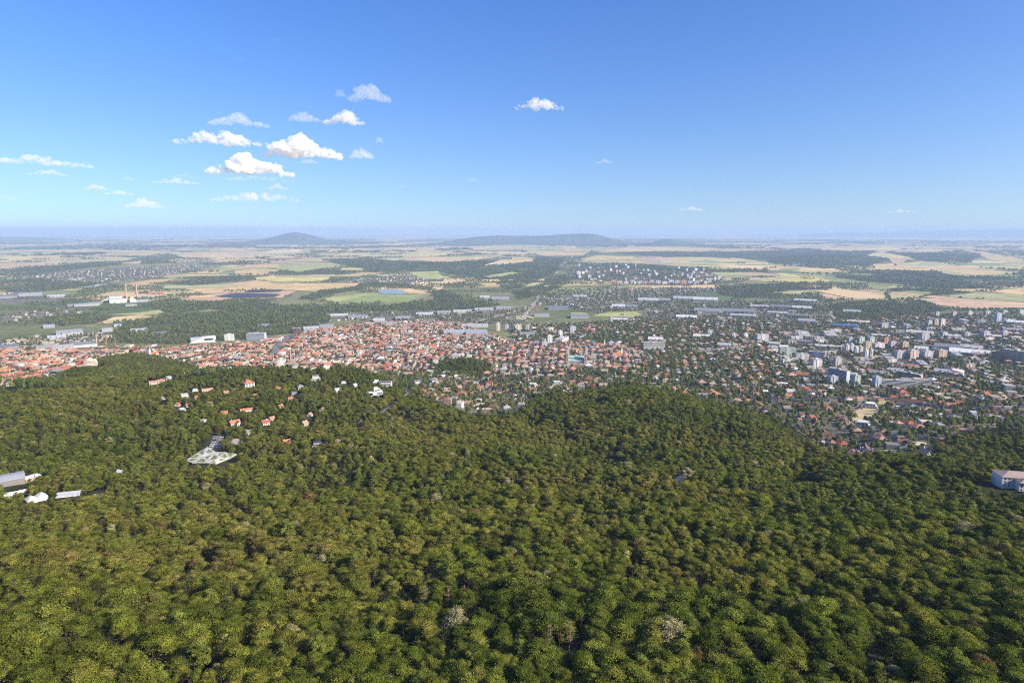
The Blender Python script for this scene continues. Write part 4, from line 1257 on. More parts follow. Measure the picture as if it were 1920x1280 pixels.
for args in [
    (1588, 1600, 632, 645, BLU), (1607, 1620, 631, 646, GRN), (1627, 1639, 631, 645, GRN), (1654, 1665, 633, 649, ORG), (1634, 1657, 642, 654, LIL, 20, .4), (1618, 1633, 640, 655, TANC), (1665, 1680, 640, 653, LIL), (1687, 1702, 640, 654, TANC),
    (1583, 1591.5, 645, 661, WHT, 6, 1), (1592, 1600, 644, 660, WHT, 6, 1), (1600, 1608.5, 650, 666, WHT, 6, 1), (1609, 1617, 649, 665, WHT, 6, 1), (1618, 1627, 654, 674, WHT, 6, 1), (1628, 1636, 653, 670, CRM, 6, 1),
    (1676, 1694, 657, 673, LIL), (1699, 1720, 655, 674, PNK), (1726, 1747, 657, 672, LIL), (1753, 1773, 655, 672, TANC), (1460, 1491, 651, 667, GRN, -6, .35), (1491, 1515, 662, 677, WHT, -6, .4), (1519, 1543, 658, 674, LIL, -28, .4),
    (1520, 1540, 672, 691, WHT, 4, .6), (1561, 1577, 669, 688, GRY), (1552, 1570, 704, 721, BLU, 8), (1596, 1612, 702, 724, GRN, 8, .8), (1635, 1651, 705, 724, BLU, 8, .8),
    (1737, 1747, 600, 612, GRN), (1748, 1759, 598, 612, TANC), (1760, 1771, 597, 612, CRM), (1752, 1760, 584, 595, LIL), (1783, 1792, 584, 595, PNK), (1812, 1822, 583, 592, CRM), (1844, 1855, 582, 592, GRY), (1864, 1876, 586, 603, BLU), (1877, 1887, 581, 592, LIL), (1907, 1918, 580, 590, GRN),
    (1722, 1740, 623, 640, GRY), (1648, 1664, 605, 616, GRY), (1763, 1775, 622, 633, LIL), (1805, 1818, 622, 632, GRY), (1839, 1854, 620, 633, LIL), (1876, 1888, 621, 631, GRY),
    (986, 993, 609, 621, GRY), (1067, 1080, 611, 625, LIL), (1025, 1036, 628, 643, WHT, 10, .8), (1046, 1055, 619, 633, WHT), (965, 978, 608, 621, CRM), (930, 938, 604, 620, CRM), (947, 954, 608, 620, LIL), (1142, 1149, 592, 605, GRY),
    (1325, 1335, 618, 628, BLU), (1370, 1380, 624, 636, LIL), (1393, 1402, 624, 636, WHT), (1415, 1440, 626, 640, LIL, 15, .35), (550, 565, 614, 625, BRN, 5, .6), (521, 536, 672, 688, WHT, 12, .7), (422, 439, 626, 638, WHT, 10, .7), (1015, 1027, 640, 648, LIL), (1085, 1096, 630, 637, GRY), (1140, 1152, 640, 650, LIL), (1152, 1163, 642, 651, LIL),
]:
    block(*args)
block(1553, 1590, 691, 716, BLU, -62, .26, 'slab_block', True, 'long blue-grey slab block with white balcony bands, seen at an angle')
block(464, 499, 624, 637, BLU, 8, .5, 'office_block', True, 'broad white and blue office block beside the old town, left of the avenue', 'office building')
block(1775, 1842, 1, 2, CRM, 0, .2, 'hospital_wing', True) if False else None
block(1859, 1884, 658, 676, TANC, -30, .5, 'hospital_wing', True, 'shaded left wing of the large beige hospital at right edge', 'hospital')  # darker wall colour carries this wing's shade
block(1883, 1926, 656, 679, CRM, -66, .3, 'hospital_wing', True, 'sunlit right wing of the large beige hospital at right edge', 'hospital')  # lighter wall colour stands in for sunlight on this wing
block(1205, 1246, 641, 656, WHT, 0, .3, 'school', True, 'long white school block with flat roof, right of the cathedral', 'school')
block(1690, 1740, 710, 722, WHT, -14, .22, 'clinic_block', True, 'long low white block in front of the blue tower block', 'clinic')
block(1652, 1712, 712, 722, WHT, -16, .2, 'clinic_block', True, 'low white banded block joined below the long white clinic block', 'clinic')
block(1686, 1726, 698, 709, GRY, -60, .3, 'school', True, 'dark-windowed low school block with a pale roof', 'school')

# towers of the far housing estate
g = np.random.default_rng(77)
EST = []
while len(EST) < 62:
    u, v = g.uniform(1060, 1360), g.uniform(499, 534)
    if not inpoly(np.array([u]), np.array([v]), BLOCKS)[0] or any(abs(u - a) < 5.5 and abs(v - b) < 2.2 for a, b in EST):
        continue
    EST.append((u, v))
for u, v in [(1150 + 12 * i, 531.5 + (i % 3) * .6) for i in range(16)]:
    EST.append((u, v))
for i, (u, v) in enumerate(EST):
    c = [WHT, LIL, PNK, CRM, BLU, LIL, WHT, GRN, ORG, GRY][g.integers(10)] if i != 3 else ORG
    hw = g.uniform(2.0, 4.2) if i < 62 else g.uniform(4.5, 5.6)
    hh = g.uniform(3.5, 7.2) if i < 62 else g.uniform(5, 7)
    block(u - hw, u + hw, v - hh, v, c if i % 3 else LIL, [8, 14, -70, 40][g.integers(4)] if i < 62 else 4, .5 if i < 62 else .3)

# four storey slabs of the right-hand districts
SL = []
SLR = [rect_ for rect_ in [[(1660, 612), (1920, 600), (1925, 640), (1740, 645), (1650, 640)], [(1440, 628), (1590, 622), (1590, 650), (1440, 660)], [(1640, 650), (1860, 668), (1850, 690), (1600, 690)], [(1440, 655), (1560, 660), (1540, 690), (1460, 700)], [(1020, 612), (1060, 612), (1110, 640), (1030, 648)]]]
for _try in range(4000):
    if len(SL) >= 44: break
    k = _try % 5
    u, v = g.uniform(1020, 1920), g.uniform(600, 700)
    if not inpoly(np.array([u]), np.array([v]), SLR[k])[0] or any(abs(u - a) < 20 and abs(v - b_) < 5 for a, b_ in SL) or any(abs(u - q['u']) < 17 and abs(v - q['v']) < 11 for q in BLK):
        continue
    SL.append((u, v))
for u, v in SL:
    hw = g.uniform(7, 14)
    block(u - hw, u + hw, v - g.uniform(5.5, 7.5), v, [WHT, WHT, CRM, LIL, GRY, PNK][g.integers(6)], [4, 10, -8, 70][g.integers(4)], .3, name='apartment_house')

# ------------------------------------------------------------------ works and halls
HALLS = []
M['hallroof'] = tinted('hall_roof', 'roofcol', .6, .10, .05)
def hall(u0, u1, vt, vb, rc=(.70, .69, .66), wc=(.62, .61, .58), yaw=None, name='industrial_hall', label=None, ridge_=True, depth=None):
    p = at((u0 + u1) / 2, vb)
    m = mpp(p)
    a = (u1 - u0) * m
    sl = slope((u0 + u1) / 2, vb)
    h = max(5.0, min(12.0, (vb - vt) * m * .45))
    b = depth or max(14.0, ((vb - vt) * m - h) / max(sl, .05))
    b = min(b, a * 1.6, 180)
    yw = cam_yaw(p) if yaw is None else R(yaw)
    f = Vector((-math.sin(cam_yaw(p)), math.cos(cam_yaw(p)), 0))
    c = Vector((p.x, p.y, 0)) + f * b / 2
    root = empty(name, (c.x, c.y, p.z), yw)
    w = MB(); w.box(-a / 2, a / 2, -b / 2, b / 2, -8, h)
    kw_, kr_ = random.uniform(.42, .85), random.uniform(.42, .9)
    w.build('wall', M['plaster'], root)['wallcol'] = [c_ * kw_ for c_ in wc]
    r = MB()
    if ridge_:
        rise = min(3.0, b * .06)
        p_ = [(-b / 2 - .4, h + .003), (b / 2 + .4, h + .003), (b / 2 + .4, h + .4), (0, h + .4 + rise), (-b / 2 - .4, h + .4)]
        k = len(r.v)
        r.prism(p_, -a / 2 - .4, a / 2 + .4)
        r.v = [(y, x, z) for x, y, z in r.v]; r.f = [f_[::-1] for f_ in r.f]
    else:
        r.box(-a / 2 - .3, a / 2 + .3, -b / 2 - .3, b / 2 + .3, h + .003, h + .6)
    r.build('roof', M['hallroof'], root)['roofcol'] = [c_ * kr_ for c_ in rc]
    if (u1 - u0) > 22 and name == 'industrial_hall':
        for t in (-.3, 0, .3):
            s = MB(); s.box(a * t - 1.2, a * t + 1.2, -b * .40, -b * .08, h + .5, h + 1.9)
            s.build('skylight', M['glass'], root)
        dr = MB(); dr.box(-a * .05 - 2, -a * .05 + 2, -b / 2 - .06, -b / 2 + .06, 0, 4.4); dr.build('door', M['grey_roof'], root)
    root['category'] = 'hall'
    HALLS.append(dict(o=root, u=(u0 + u1) / 2, v=(vt + vb) / 2, rc=rc, w=u1 - u0, label=label))
    if label: root['label'] = label
    special((c.x, c.y), max(min(a, 60), b) / 2 + 4, 4)
    if a > 60:
        ax = Vector((math.cos(yw), math.sin(yw), 0))
        for t in np.arange(-a / 2, a / 2 + 1, 30):
            q = c + ax * t; SPECIAL_XY.append((q.x, q.y, b / 2 + 4)); clear(q, b / 2 + 3, 4)
    return root
WR, GR, BR, TR, CR = (.74, .73, .70), (.45, .45, .46), (.12, .30, .62), (.50, .24, .15), (.66, .60, .48)
for args in [
    (1235, 1258, 555, 566, WR), (1262, 1300, 551, 563, WR), (1300, 1345, 553, 565, WR), (1196, 1234, 558, 566, WR), (38, 75, 548, 555, WR), (0, 32, 551, 559, (.42, .46, .55)), (92, 120, 552, 558, WR),
    (110, 152, 617, 629, WR), (92, 121, 628, 636, WR), (83, 101, 607, 615, (.5, .52, .6)), (193, 210, 613, 622, WR), (72, 100, 646, 658, CR), (101, 136, 645, 658, CR), (138, 178, 640, 651, GR), (215, 227, 605, 612, (.35, .48, .6)), (247, 275, 615, 622, WR), (285, 312, 621, 628, GR),
    (0, 30, 645, 655, GR), (1070, 1103, 588, 597, GR), (1028, 1065, 573, 581, (.42, .46, .55)), (1147, 1172, 570, 578, WR), (1175, 1196, 571, 577, GR), (1302, 1352, 577, 587, GR), (1354, 1412, 578, 588, GR), (1370, 1416, 588, 595, WR), (1268, 1306, 590, 598, WR),
    (1407, 1440, 571, 578, WR), (1490, 1530, 560, 567, WR), (1446, 1484, 571, 579, GR), (1486, 1520, 573, 581, WR), (1440, 1475, 583, 590, WR), (1480, 1515, 588, 595, GR), (1582, 1612, 580, 588, WR), (1497, 1527, 597, 606, WR), (1560, 1606, 607, 613, BR), (1635, 1666, 626, 632, WR), (1590, 1628, 600, 606, CR),
    (1700, 1724, 618, 627, CR), (1726, 1748, 620, 628, WR), (1782, 1816, 652, 666, WR), (1818, 1852, 655, 666, WR), (1755, 1800, 644, 656, GR), (1802, 1838, 646, 657, GR), (1776, 1795, 626, 635, WR), (1820, 1838, 625, 633, CR), (1855, 1875, 627, 634, WR), (1890, 1918, 600, 608, WR), (1888, 1920, 615, 622, GR),
    (1715, 1738, 648, 660, WR), (1630, 1664, 694, 704, GR), (1665, 1692, 690, 699, WR), (1755, 1800, 692, 704, WR), (866, 915, 607, 614, WR), (832, 872, 617, 628, (.55, .57, .62)), (874, 914, 617, 630, (.55, .57, .62)), (620, 652, 588, 594, WR), (654, 690, 590, 597, GR), (700, 722, 596, 604, WR), (742, 768, 592, 600, GR), (715, 745, 603, 610, WR),
    (780, 812, 585, 592, WR), (820, 846, 582, 589, GR), (850, 884, 580, 586, WR), (890, 925, 577, 583, WR), (930, 958, 574, 580, GR), (900, 918, 552, 560, WR), (922, 955, 556, 564, WR), (600, 625, 607, 616, GR), (570, 598, 611, 620, WR), (485, 508, 607, 613, WR), (360, 392, 631, 642, WR), (1075, 1100, 553, 557, WR), (1213, 1232, 480, 484, WR), (1216, 1238, 484, 489, WR), (1192, 1199, 482, 485, WR), (1240, 1262, 489, 493, WR),
    (1002, 1030, 587, 594, WR), (1150, 1190, 596, 602, WR), (975, 1005, 622, 630, GR), (180, 200, 532, 537, WR), (160, 178, 536, 540, WR), (135, 158, 521, 525, WR), (1345, 1370, 642, 652, GR), (1215, 1243, 631, 641, WR), (1300, 1330, 626, 634, WR), (1440, 1462, 640, 648, WR), (1530, 1575, 646, 653, WR), (1480, 1520, 636, 643, GR),
]:
    hall(*args, ridge_=(args[4] is not WR) or (args[1] - args[0]) % 2 < 1)

def place(name, cat, label, u, v, yaw=0.0, cl=15, front=10):
    p = at(u, v)
    root = empty(name, tuple(p), cam_yaw(p) + R(yaw))
    tag(root, label, cat)
    special(p, cl, front)
    return root, p, mpp(p)

# cathedral: four towers and a copper roofed nave
root, p, m = place('cathedral', 'cathedral', 'stone cathedral with four pointed corner towers and green copper roof', 1081, 682, -4, 36, 24)
S = 34 * m / 2
for sx in (-1, 1):
    for sy in (-1, 1):
        t = MB(); x, y = sx * S, sy * 13
        t.box(x - 3.6, x + 3.6, y - 3.6, y + 3.6, -6, 33); to = t.build('tower', M['stone'], root)
        c = MB(); c.add([(x - 4, y - 4, 33), (x + 4, y - 4, 33), (x + 4, y + 4, 33), (x - 4, y + 4, 33), (x, y, 47)], [(0, 1, 4), (1, 2, 4), (2, 3, 4), (3, 0, 4), (3, 2, 1, 0)])
        c.build('spire', M['stone'], to)
        for z in (14, 22, 27):
            w = MB()
            w.box(x - 1.1, x + 1.1, y - 3.66, y + 3.66, z, z + 3.4); w.build('window', M['glass'], to)
n = MB(); n.box(-S + 3.6, S - 3.6, -7, 7, -6, 20); n.box(-S + 3.6, S - 3.6, -13, 13, -6, 11); n.build('nave', M['stone'], root)
r = MB(); k = S - 3.65
r.add([(-k, -7.6, 19.6), (k, -7.6, 19.6), (k, 0, 25.5), (-k, 0, 25.5), (k, 7.6, 19.6), (-k, 7.6, 19.6)], [(0, 1, 2, 3), (3, 2, 4, 5), (0, 3, 5), (1, 4, 2), (0, 5, 4, 1)])
r.build('roof', M['copper'], root)
for sy in (-1, 1):
    a = MB()
    a.prism([(sy * 7.05, 10.9), (sy * 14, 10.9), (sy * 14, 11.2), (sy * 7.05, 16.2)], -k, k)
    a.v = [(y, x, z) for x, y, z in a.v]; a.build('aisle_roof', M['copper'], root)
    for x in np.linspace(-k + 4, k - 4, 9):
        w = MB(); w.box(x - .8, x + .8, sy * 7.0 - .1, sy * 7.0 + .1, 16.5, 19); w.build('window', M['glass'], root)

# domed hall on the old square
root, p, m = place('domed_church', 'church', 'squat church with a turquoise dome in the old town, left of the cathedral', 914, 659, 5, 18)
b = MB(); b.box(-11, 11, -11, 11, -4, 13); b.build('wall', M['stone'], root)
bmx = bmesh.new(); bmesh.ops.create_uvsphere(bmx, u_segments=24, v_segments=12, radius=10)
d = MB(); d.add([(v_.co.x, v_.co.y, max(0, v_.co.z) * 1.0 + 13.4) for v_ in bmx.verts], [[v_.index for v_ in f.verts] for f in bmx.faces if f.calc_center_median().z > 0]); bmx.free()
d.build('dome', M['copper'], root)
d = MB(); d.tube((0, 0, 23), (0, 0, 27), .5, .3); d.build('finial', M['stone'], root)

def church(u, v, w, roofm, label, yaw):
    root, p, m = place('church', 'church', label, u, v, yaw, 14)
    L = w * m
    b = MB(); gable_wall(b, L * .2, L * .75, 8, 13, L * .1); b.build('wall', M['white'], root)
    r = MB(); gable_roof(r, L * .2, L * .75, 8, 13, .5, .3, L * .1); r.build('roof', roofm, root)
    t = MB(); y = -L * .75 / 2 + L * .1 - 2.6
    t.box(-2.6, 2.6, y - 2.5, y + 2.4, -4, 19); to = t.build('tower', M['white'], root)
    s = MB(); s.add([(-2.9, y - 2.9, 19), (2.9, y - 2.9, 19), (2.9, y + 2.9, 19), (-2.9, y + 2.9, 19), (0, y, 29)], [(0, 1, 4), (1, 2, 4), (2, 3, 4), (3, 0, 4), (3, 2, 1, 0)]); s.build('spire', M['copper'], to)
M['orange_tile'] = plain('orange_tile', (.52, .17, .07), .85, .2, .2, .5)
church(288, 667, 17, M['orange_tile'], 'white chapel with orange roof on the grassy knoll at left', -75)
church(1158, 668, 22, M['orange_tile'], 'cream church with tower and orange roof, right of the cathedral', 110)
church(815, 652, 18, M['orange_tile'], 'church with a slim tower amid red roofs of the old town', 80)
church(1127, 650, 18, M['orange_tile'], 'church with a white tower, just behind right of the cathedral', 95)

def chimney(u, vt, vb, r, matn, label, banded=False):
    p = at(u, vb); m = mpp(p); h = (vb - vt) * m
    root = empty('factory_chimney', tuple(p)); tag(root, label, 'chimney', 'tall chimneys of the town')
    s = MB(); s.tube((0, 0, -2), (0, 0, h), r, r * .72, 14); s.build('shaft', matn, root)
    if banded:
        for z in (.72, .84, .94):
            b = MB(); b.tube((0, 0, h * z), (0, 0, h * (z + .035)), r * (1 - .28 * z) + .25, r * (1 - .28 * z) + .15, 14); b.build('band', M['brick'], root)
    b = MB(); b.tube((0, 0, h + .01), (0, 0, h + 1.4), r * .82, r * .82, 14); b.build('rim', M['concrete'], root)
    special(p, r + 2, 2)
M['chim'] = plain('pale_salmon_concrete', (.55, .36, .28), .9, .2, .1, .1)
chimney(238, 532, 563, 5.2, M['chim'], 'left of the two tall pale chimneys of the power station', True)
chimney(257.5, 531, 560, 5.2, M['chim'], 'right of the two tall pale chimneys of the power station', True)
chimney(182, 630, 649, 2.0, M['chim'], 'slim brick chimney by the green-roofed works at left')
chimney(200, 634, 648, 1.8, M['brick'], 'shorter red chimney between two slim ones at left')
chimney(217.5, 634, 656, 2.0, M['brick'], 'slim red chimney right of the green-roofed works')
chimney(18.5, 636, 650, 1.6, M['chim'], 'thin chimney near the left edge of town')
chimney(513, 663, 686, 1.5, M['chim'], 'thin chimney left of the white tower block in the old town')
chimney(545, 657, 676, 1.5, M['chim'], 'thin chimney right of the white tower block in the old town')
chimney(575, 654, 674, 1.4, M['brick'], 'slender brick chimney amid the old town roofs')
chimney(1705, 662, 679, 1.6, M['brick'], 'dark brick chimney in front of the lilac tower block')
chimney(1005, 572, 584, 2.0, M['brick'], 'brick chimney beside the straight road at centre')

# power station
def boxes(name, cat, label, u, v, yaw, parts, cl=30):
    """parts: (part name, material, list of (x0,x1,y0,y1,z0,z1) in pixels of the photograph, turned to metres)"""
    root, p, m = place(name, cat, label, u, v, yaw, cl)
    for nm, mt, bl in parts:
        for q in bl:
            b = MB(); b.box(*[k * m for k in q]); b.build(nm, mt, root)
    return root, p, m
boxes('power_station', 'power station', 'cream and white power station hall in front of the two chimneys', 221, 568, 4, [
    ('boiler_house', M['white'], [(-13, 15, 0, 16, -2, 7)]), ('turbine_hall', plain('cream_cladding', (.62, .53, .38), .8, .2, .06), [(-12, 9, 16.02, 40, -2, 11)]),
    ('annex', M['white'], [(20, 30, 0, 18, -2, 5)]), ('coal_tower', plain('ochre_cladding', (.60, .42, .16), .8, .2, .06), [(22, 28, 18.02, 30, -2, 9)]), ('roof', M['grey_roof'], [(-13.2, 15.2, -.2, 15.98, 7.01, 7.3), (-12.2, 9.2, 16.0, 40.2, 11.01, 11.3)])], 70)
root, p, m = place('conveyor', 'conveyor', 'slanting pale coal conveyor rising to the power station', 196, 568, 0, 20)
c = MB()
A, B = Vector((-11 * m, 0, 0)), Vector((11 * m, 0, 9 * m))
c.add([(A.x, -3, 0), (A.x, 3, 0), (B.x, 3, B.z), (B.x, -3, B.z), (A.x, -3, 4), (A.x, 3, 4), (B.x, 3, B.z + 4), (B.x, -3, B.z + 4)], [(0, 1, 2, 3), (4, 7, 6, 5), (0, 4, 5, 1), (3, 2, 6, 7), (0, 3, 7, 4), (1, 5, 6, 2)])
c.build('gallery', M['white'], root)
for t in (.35, .7):
    q = A.lerp(B, t); s = MB(); s.box(q.x - 1, q.x + 1, -2, 2, -2, q.z); s.build('support', M['concrete'], root)
for i, u in enumerate((284, 294, 304)):
    boxes('silo_block', 'silo', ('left', 'middle', 'right')[i] + ' of three red-brown square silo blocks beyond the chimneys', u, 553, 2, [('shaft', M['brick'], [(-3.6, 3.6, 0, 10, -2, 5)]), ('roof', M['grey_roof'], [(-3.8, 3.8, -.2, 10.2, 5.01, 5.4)])], 25)
for i, (u, v, w) in enumerate([(163, 574, 20), (148, 573, 18), (176, 571, 12), (246, 574, 9), (262, 566, 14), (273, 559, 16)]):
    hall(u - w, u + w, v - 5, v, [WR, GR, CR][i % 3], (.6, .58, .54))
# wedge shaped white concert building
root, p, m = place('concert_hall', 'concert hall', 'white wedge-shaped hall with a long sloping end, beyond the old town', 381, 642, 4, 40)
c = MB(); a = m
c.prism([(-22 * a, -3), (22 * a, -3), (22 * a, 10 * a), (0, 9.4 * a), (-22 * a, 1.5 * a)], 0, 16 * a); c.build('wall', M['white'], root)
c = MB(); c.box(2 * a, 18 * a, -.15, .15, 3.5 * a, 7 * a); c.build('window', M['glass'], root)
c = MB(); c.add([(-22 * a, -.3, 1.55 * a + .1), (0, -.3, 9.4 * a + .1), (22 * a, -.3, 10 * a + .1), (22 * a, 16 * a + .3, 10 * a + .1), (0, 16 * a + .3, 9.4 * a + .1), (-22 * a, 16 * a + .3, 1.55 * a + .1)], [(0, 1, 4, 5), (1, 2, 3, 4)]); c.build('roof', M['white_roof'], root)
# drum building
root, p, m = place('round_building', 'building', 'low round white drum building among trees at right', 1795, 702, 0, 22)
c = MB(); c.tube((0, 0, -4), (0, 0, 8 * m), 10 * m, 10 * m, 40); c.build('wall', M['white'], root)
c = MB(); c.tube((0, 0, 8 * m + .01), (0, 0, 9 * m), 10.4 * m, 9.6 * m, 40); c.build('roof', M['white_roof'], root)
for k in range(18):
    an = k * 2 * math.pi / 18
    c = MB(); c.tube((math.cos(an) * 9.9 * m, math.sin(an) * 9.9 * m, 3 * m), (math.cos(an) * 10.06 * m, math.sin(an) * 10.06 * m, 3 * m), 1.0 * m, 1.0 * m, 4); c.build('window', M['glass'], root)
# white sail
root, p, m = place('sail_roof', 'sail roof', 'pale curved sail-shaped roof beside the tower blocks', 1684, 681, 0, 10)
c = MB()
rows = [[((i - 4) * m * .9 * (1 - .75 * t), -4 * m * math.sin(t * 1.4) * .5, 8.5 * m * t + .3 * m * abs(i - 4) * (1 - t)) for i in range(9)] for t in np.linspace(0, 1, 8)]
pts = [q for r_ in rows for q in r_]; nb = len(pts)
pts2 = [(x, y + .6, z) for x, y, z in pts]
fs = []
for r_ in range(7):
    for i in range(8):
        a = r_ * 9 + i
        fs += [(a, a + 1, a + 10, a + 9), (nb + a, nb + a + 9, nb + a + 10, nb + a + 1)]
c.add(pts + pts2, fs); c.build('shell', M['white'], root)
c = MB(); c.tube((0, 2, -2), (0, 0, 6 * m), .5, .4); c.build('mast', M['concrete'], root)

# ------------------------------------------------------------------ buildings in and at the edge of the forest
def clear_px(u, v, r, front=26):
    clear(at(u, v), r, front)
# tiered white villa
root, p, m = place('villa', 'villa', 'white tiered modern villa with glass bands on the left hill', 706, 746, 8, 13 * mpp(at(706, 746)), 34)
for nm, mt, q in [('lower_storey', plain('grey_render', (.34, .36, .40), .85, .2, .08), (-11, 5, -2, 16, -4, 6)), ('middle_storey', M['white'], (-7, 12, -1, 15, 6.02, 11.5)), ('upper_storey', M['white'], (-4, 8, 2, 12, 11.52, 16)), ('roof_storey', M['white'], (-3.5, 3.5, 3, 9, 16.02, 19.5)),
                  ('terrace', M['white'], (-18, -7.02, -1, 12, 10.6, 11.5)), ('window_band', M['glass'], (-9, 4, -2.12, -1.9, 1.5, 4.6)), ('window_band', M['glass'], (1, 11, -1.12, -.9, 7.6, 10)), ('window_band', M['glass'], (-3, 7, 1.88, 2.1, 12.8, 15))]:
    b = MB(); b.box(*[k * m for k in q]); b.build(nm, mt, root)
# villa with solar panels
root, p, m = place('villa', 'villa', 'long white villa with dark solar panels along its flat roof', 714, 722, -6, 16 * mpp(at(714, 722)), 34)
for nm, mt, q in [('left_wing', plain('blue_render', (.28, .33, .42), .85, .2, .08), (-18, -4.02, -2, 12, -4, 5.5)), ('left_roof', M['white_roof'], (-18.3, -4.3, -2.3, 12.3, 5.52, 6)), ('right_wing', M['white'], (-4, 20, -4, 14, -4, 3.6)), ('right_roof', M['white_roof'], (-4.28, 20.4, -4.4, 14.4, 3.62, 4.2)), ('penthouse', M['white'], (-12, -5, 3, 10, 6.02, 9)),
                  *[('solar_panel', M['solar'], (x, x + 3.4, -1, 11, 4.35, 4.6)) for x in (-2.6, 1.8, 6.2, 10.6, 15)], ('window_band', M['glass'], (-2, 18, -4.12, -3.9, .8, 2.6)), ('window_band', M['glass'], (-17, -6, -2.12, -1.9, 1.6, 4))]:
    b = MB(); b.box(*[k * m for k in q]); b.build(nm, mt, root)
# folded star roof with planted patches
def folded():
    cpt = at(398, 866)
    m = mpp(cpt)
    root = empty('visitor_building', tuple(cpt), cam_yaw(cpt))
    tag(root, 'folded star-shaped white roof with green planted patches in the forest', 'building')
    yv = 1 / .3 * m      # one row of the picture on the near-level ground
    K = {'a': (-46, 9, 1), 'b': (-28, 17, 3.5), 'c': (-6, 25, 9.0), 'd': (8, 13, 6.0), 'e': (26, 13, 2.5), 'f': (44, 7, 1.5), 'g': (30, 0, 1.2), 'h': (12, -2, 6.5), 'i': (6, -7, .5), 'j': (-10, -3, 3.0), 'k': (-34, 2, 1.0), 'l': (-14, 9, 4.5)}
    P = {k: (x * m, y * yv * .85, z * m * .8 + 1) for k, (x, y, z) in K.items()}
    keys = list(K)
    tri = ['abl', 'alk', 'bcl', 'cdl', 'ldj', 'kl' + 'j', 'djh', 'jih', 'dhe', 'hge', 'efg', 'hig']
    t = MB()
    top = [P[k] for k in keys]; bot = [(x, y, z - 1.1) for x, y, z in top]
    fs = []
    for q in tri:
        a, b, c = (keys.index(x) for x in q)
        A, B, C = (Vector(top[x]) for x in (a, b, c))
        if (B - A).cross(C - A).z < 0: b, c = c, b
        fs += [(a, b, c), (a + 12, c + 12, b + 12)]
    cyc = [keys.index(x) for x in 'abcdefgihj k'.replace(' ', '')]
    for q in [('a', 'b'), ('b', 'c'), ('c', 'd'), ('d', 'e'), ('e', 'f'), ('f', 'g'), ('g', 'i'), ('i', 'j'), ('j', 'k'), ('k', 'a')]:
        a, b = keys.index(q[0]), keys.index(q[1])
        fs.append((a, b, b + 12, a + 12))
    t.add(top + bot, fs); t.build('roof', plain('pale_concrete_roof', (.50, .48, .43), .8, .2, .2, .15), root)
    gm = plain('roof_planting', (.20, .24, .09), .95, .05, .45, .5)
    for q in tri:
        A, B, C = (Vector(P[x]) for x in q)
        ctr = (A + B + C) / 3
        nrm = (B - A).cross(C - A).normalized()
        if nrm.z < 0: nrm = -nrm
        rg = random.Random(sum(ord(x) for x in q))
        poly = []
        for e0, e1 in ((A, B), (B, C), (C, A)):
            for t_ in (.2, .5, .8):
                w = e0.lerp(e1, t_); poly.append(ctr + (w - ctr) * rg.uniform(.25, .95) + nrm * .12)
        g_ = MB(); k = len(poly)
        if ((poly[0] - ctr).cross(poly[1] - ctr)).z < 0: poly = poly[::-1]
        g_.add([tuple(x) for x in poly] + [tuple(x + nrm * .25) for x in poly], [tuple(range(k, 2 * k))] + [(i, (i + 1) % k, (i + 1) % k + k, i + k) for i in range(k)])
        g_.build('green_patch', gm, root)
    w = MB()
    ring = [Vector(P[x]) * 1 for x in 'abcdefgijk']
    c0 = sum((Vector((x.x, x.y, 0)) for x in ring), Vector()) / len(ring)
    low, up = [], []
    for x in ring:
        q = Vector((x.x, x.y, 0)); q = c0 + (q - c0) * .9
        low.append((q.x, q.y, -4)); up.append((q.x, q.y, max(.2, x.z - 1.3)))
    k = len(ring)
    w.add(low + up, [(i, (i + 1) % k, (i + 1) % k + k, i + k) for i in range(k)])
    w.build('wall', M['white'], root)
    for uu, vv in ((398, 864), (375, 862), (422, 860), (400, 852), (395, 845)):
        clear(at(uu, vv), 13, 46)
folded()
# big shingled pyramid roof
root, p, m = place('pavilion', 'pavilion', 'tall grey-brown pyramid roof of a pavilion, right of the parked cars', 441, 834, 15, 17 * mpp(at(441, 834)), 30)
c = MB(); c.box(-12 * m, 12 * m, -12 * m, 12 * m, -3, 3 * m); c.build('wall', M['concrete'], root)
c = MB(); h = 3 * m
c.add([(-16 * m, -16 * m, h), (16 * m, -16 * m, h), (16 * m, 16 * m, h), (-16 * m, 16 * m, h), (-3 * m, 0, 12 * m), (4 * m, 0, 12 * m)], [(0, 1, 5, 4), (1, 2, 5), (2, 3, 4, 5), (3, 0, 4), (3, 2, 1, 0)])
c.build('roof', plain('weathered_shingle', (.27, .23, .19), .9, .1, .25, .8), root)
# long tiled house with gables (right valley)
root, p, m = place('long_house', 'house', 'long brown-tiled house with dormers, towers and a pale hipped end', 1622, 856, 6, 14, 12)
b = MB(); b.box(-32 * m, 36 * m, -6, 6, -4, 4); b.build('wall', M['white'], root)
r = MB(); hip_roof(r, 6, 68 * m, 4, 9.6, .8); r.v = [(y + 2 * m, x, z) for x, y, z in r.v]; r.f = [f_[::-1] for f_ in r.f]; r.build('roof', M['brown_roof'], root)
b = MB(); gable_wall(b, 6.5, 22, 7, 13.5, 9); b.build('wing_wall', M['white'], root)
r = MB(); gable_roof(r, 6.5, 22, 7, 13.5, .7, .3, 9); wr = r.build('wing_roof', M['brown_roof'], root)
for x, y in ((-9 * m, 0), (-5 * m, 0), (6 * m, 1), (11 * m, -1)):
    b = MB(); b.box(x - .7, x + .7, y - .7, y + .7, 6, 13); b.build('chimney', M['white'], wr)
for x in (-20 * m, -12 * m, 16 * m, 24 * m):
    b = MB(); b.box(x - 1.2, x + 1.2, -4.6, -2.2, 5.6, 8); b.build('dormer', M['white'], root)
for x in np.linspace(-28 * m, 32 * m, 12):
    b = MB(); b.box(x - .6, x + .6, -6.06, -5.9, .8, 2.4); b.build('window', M['glass'], root)
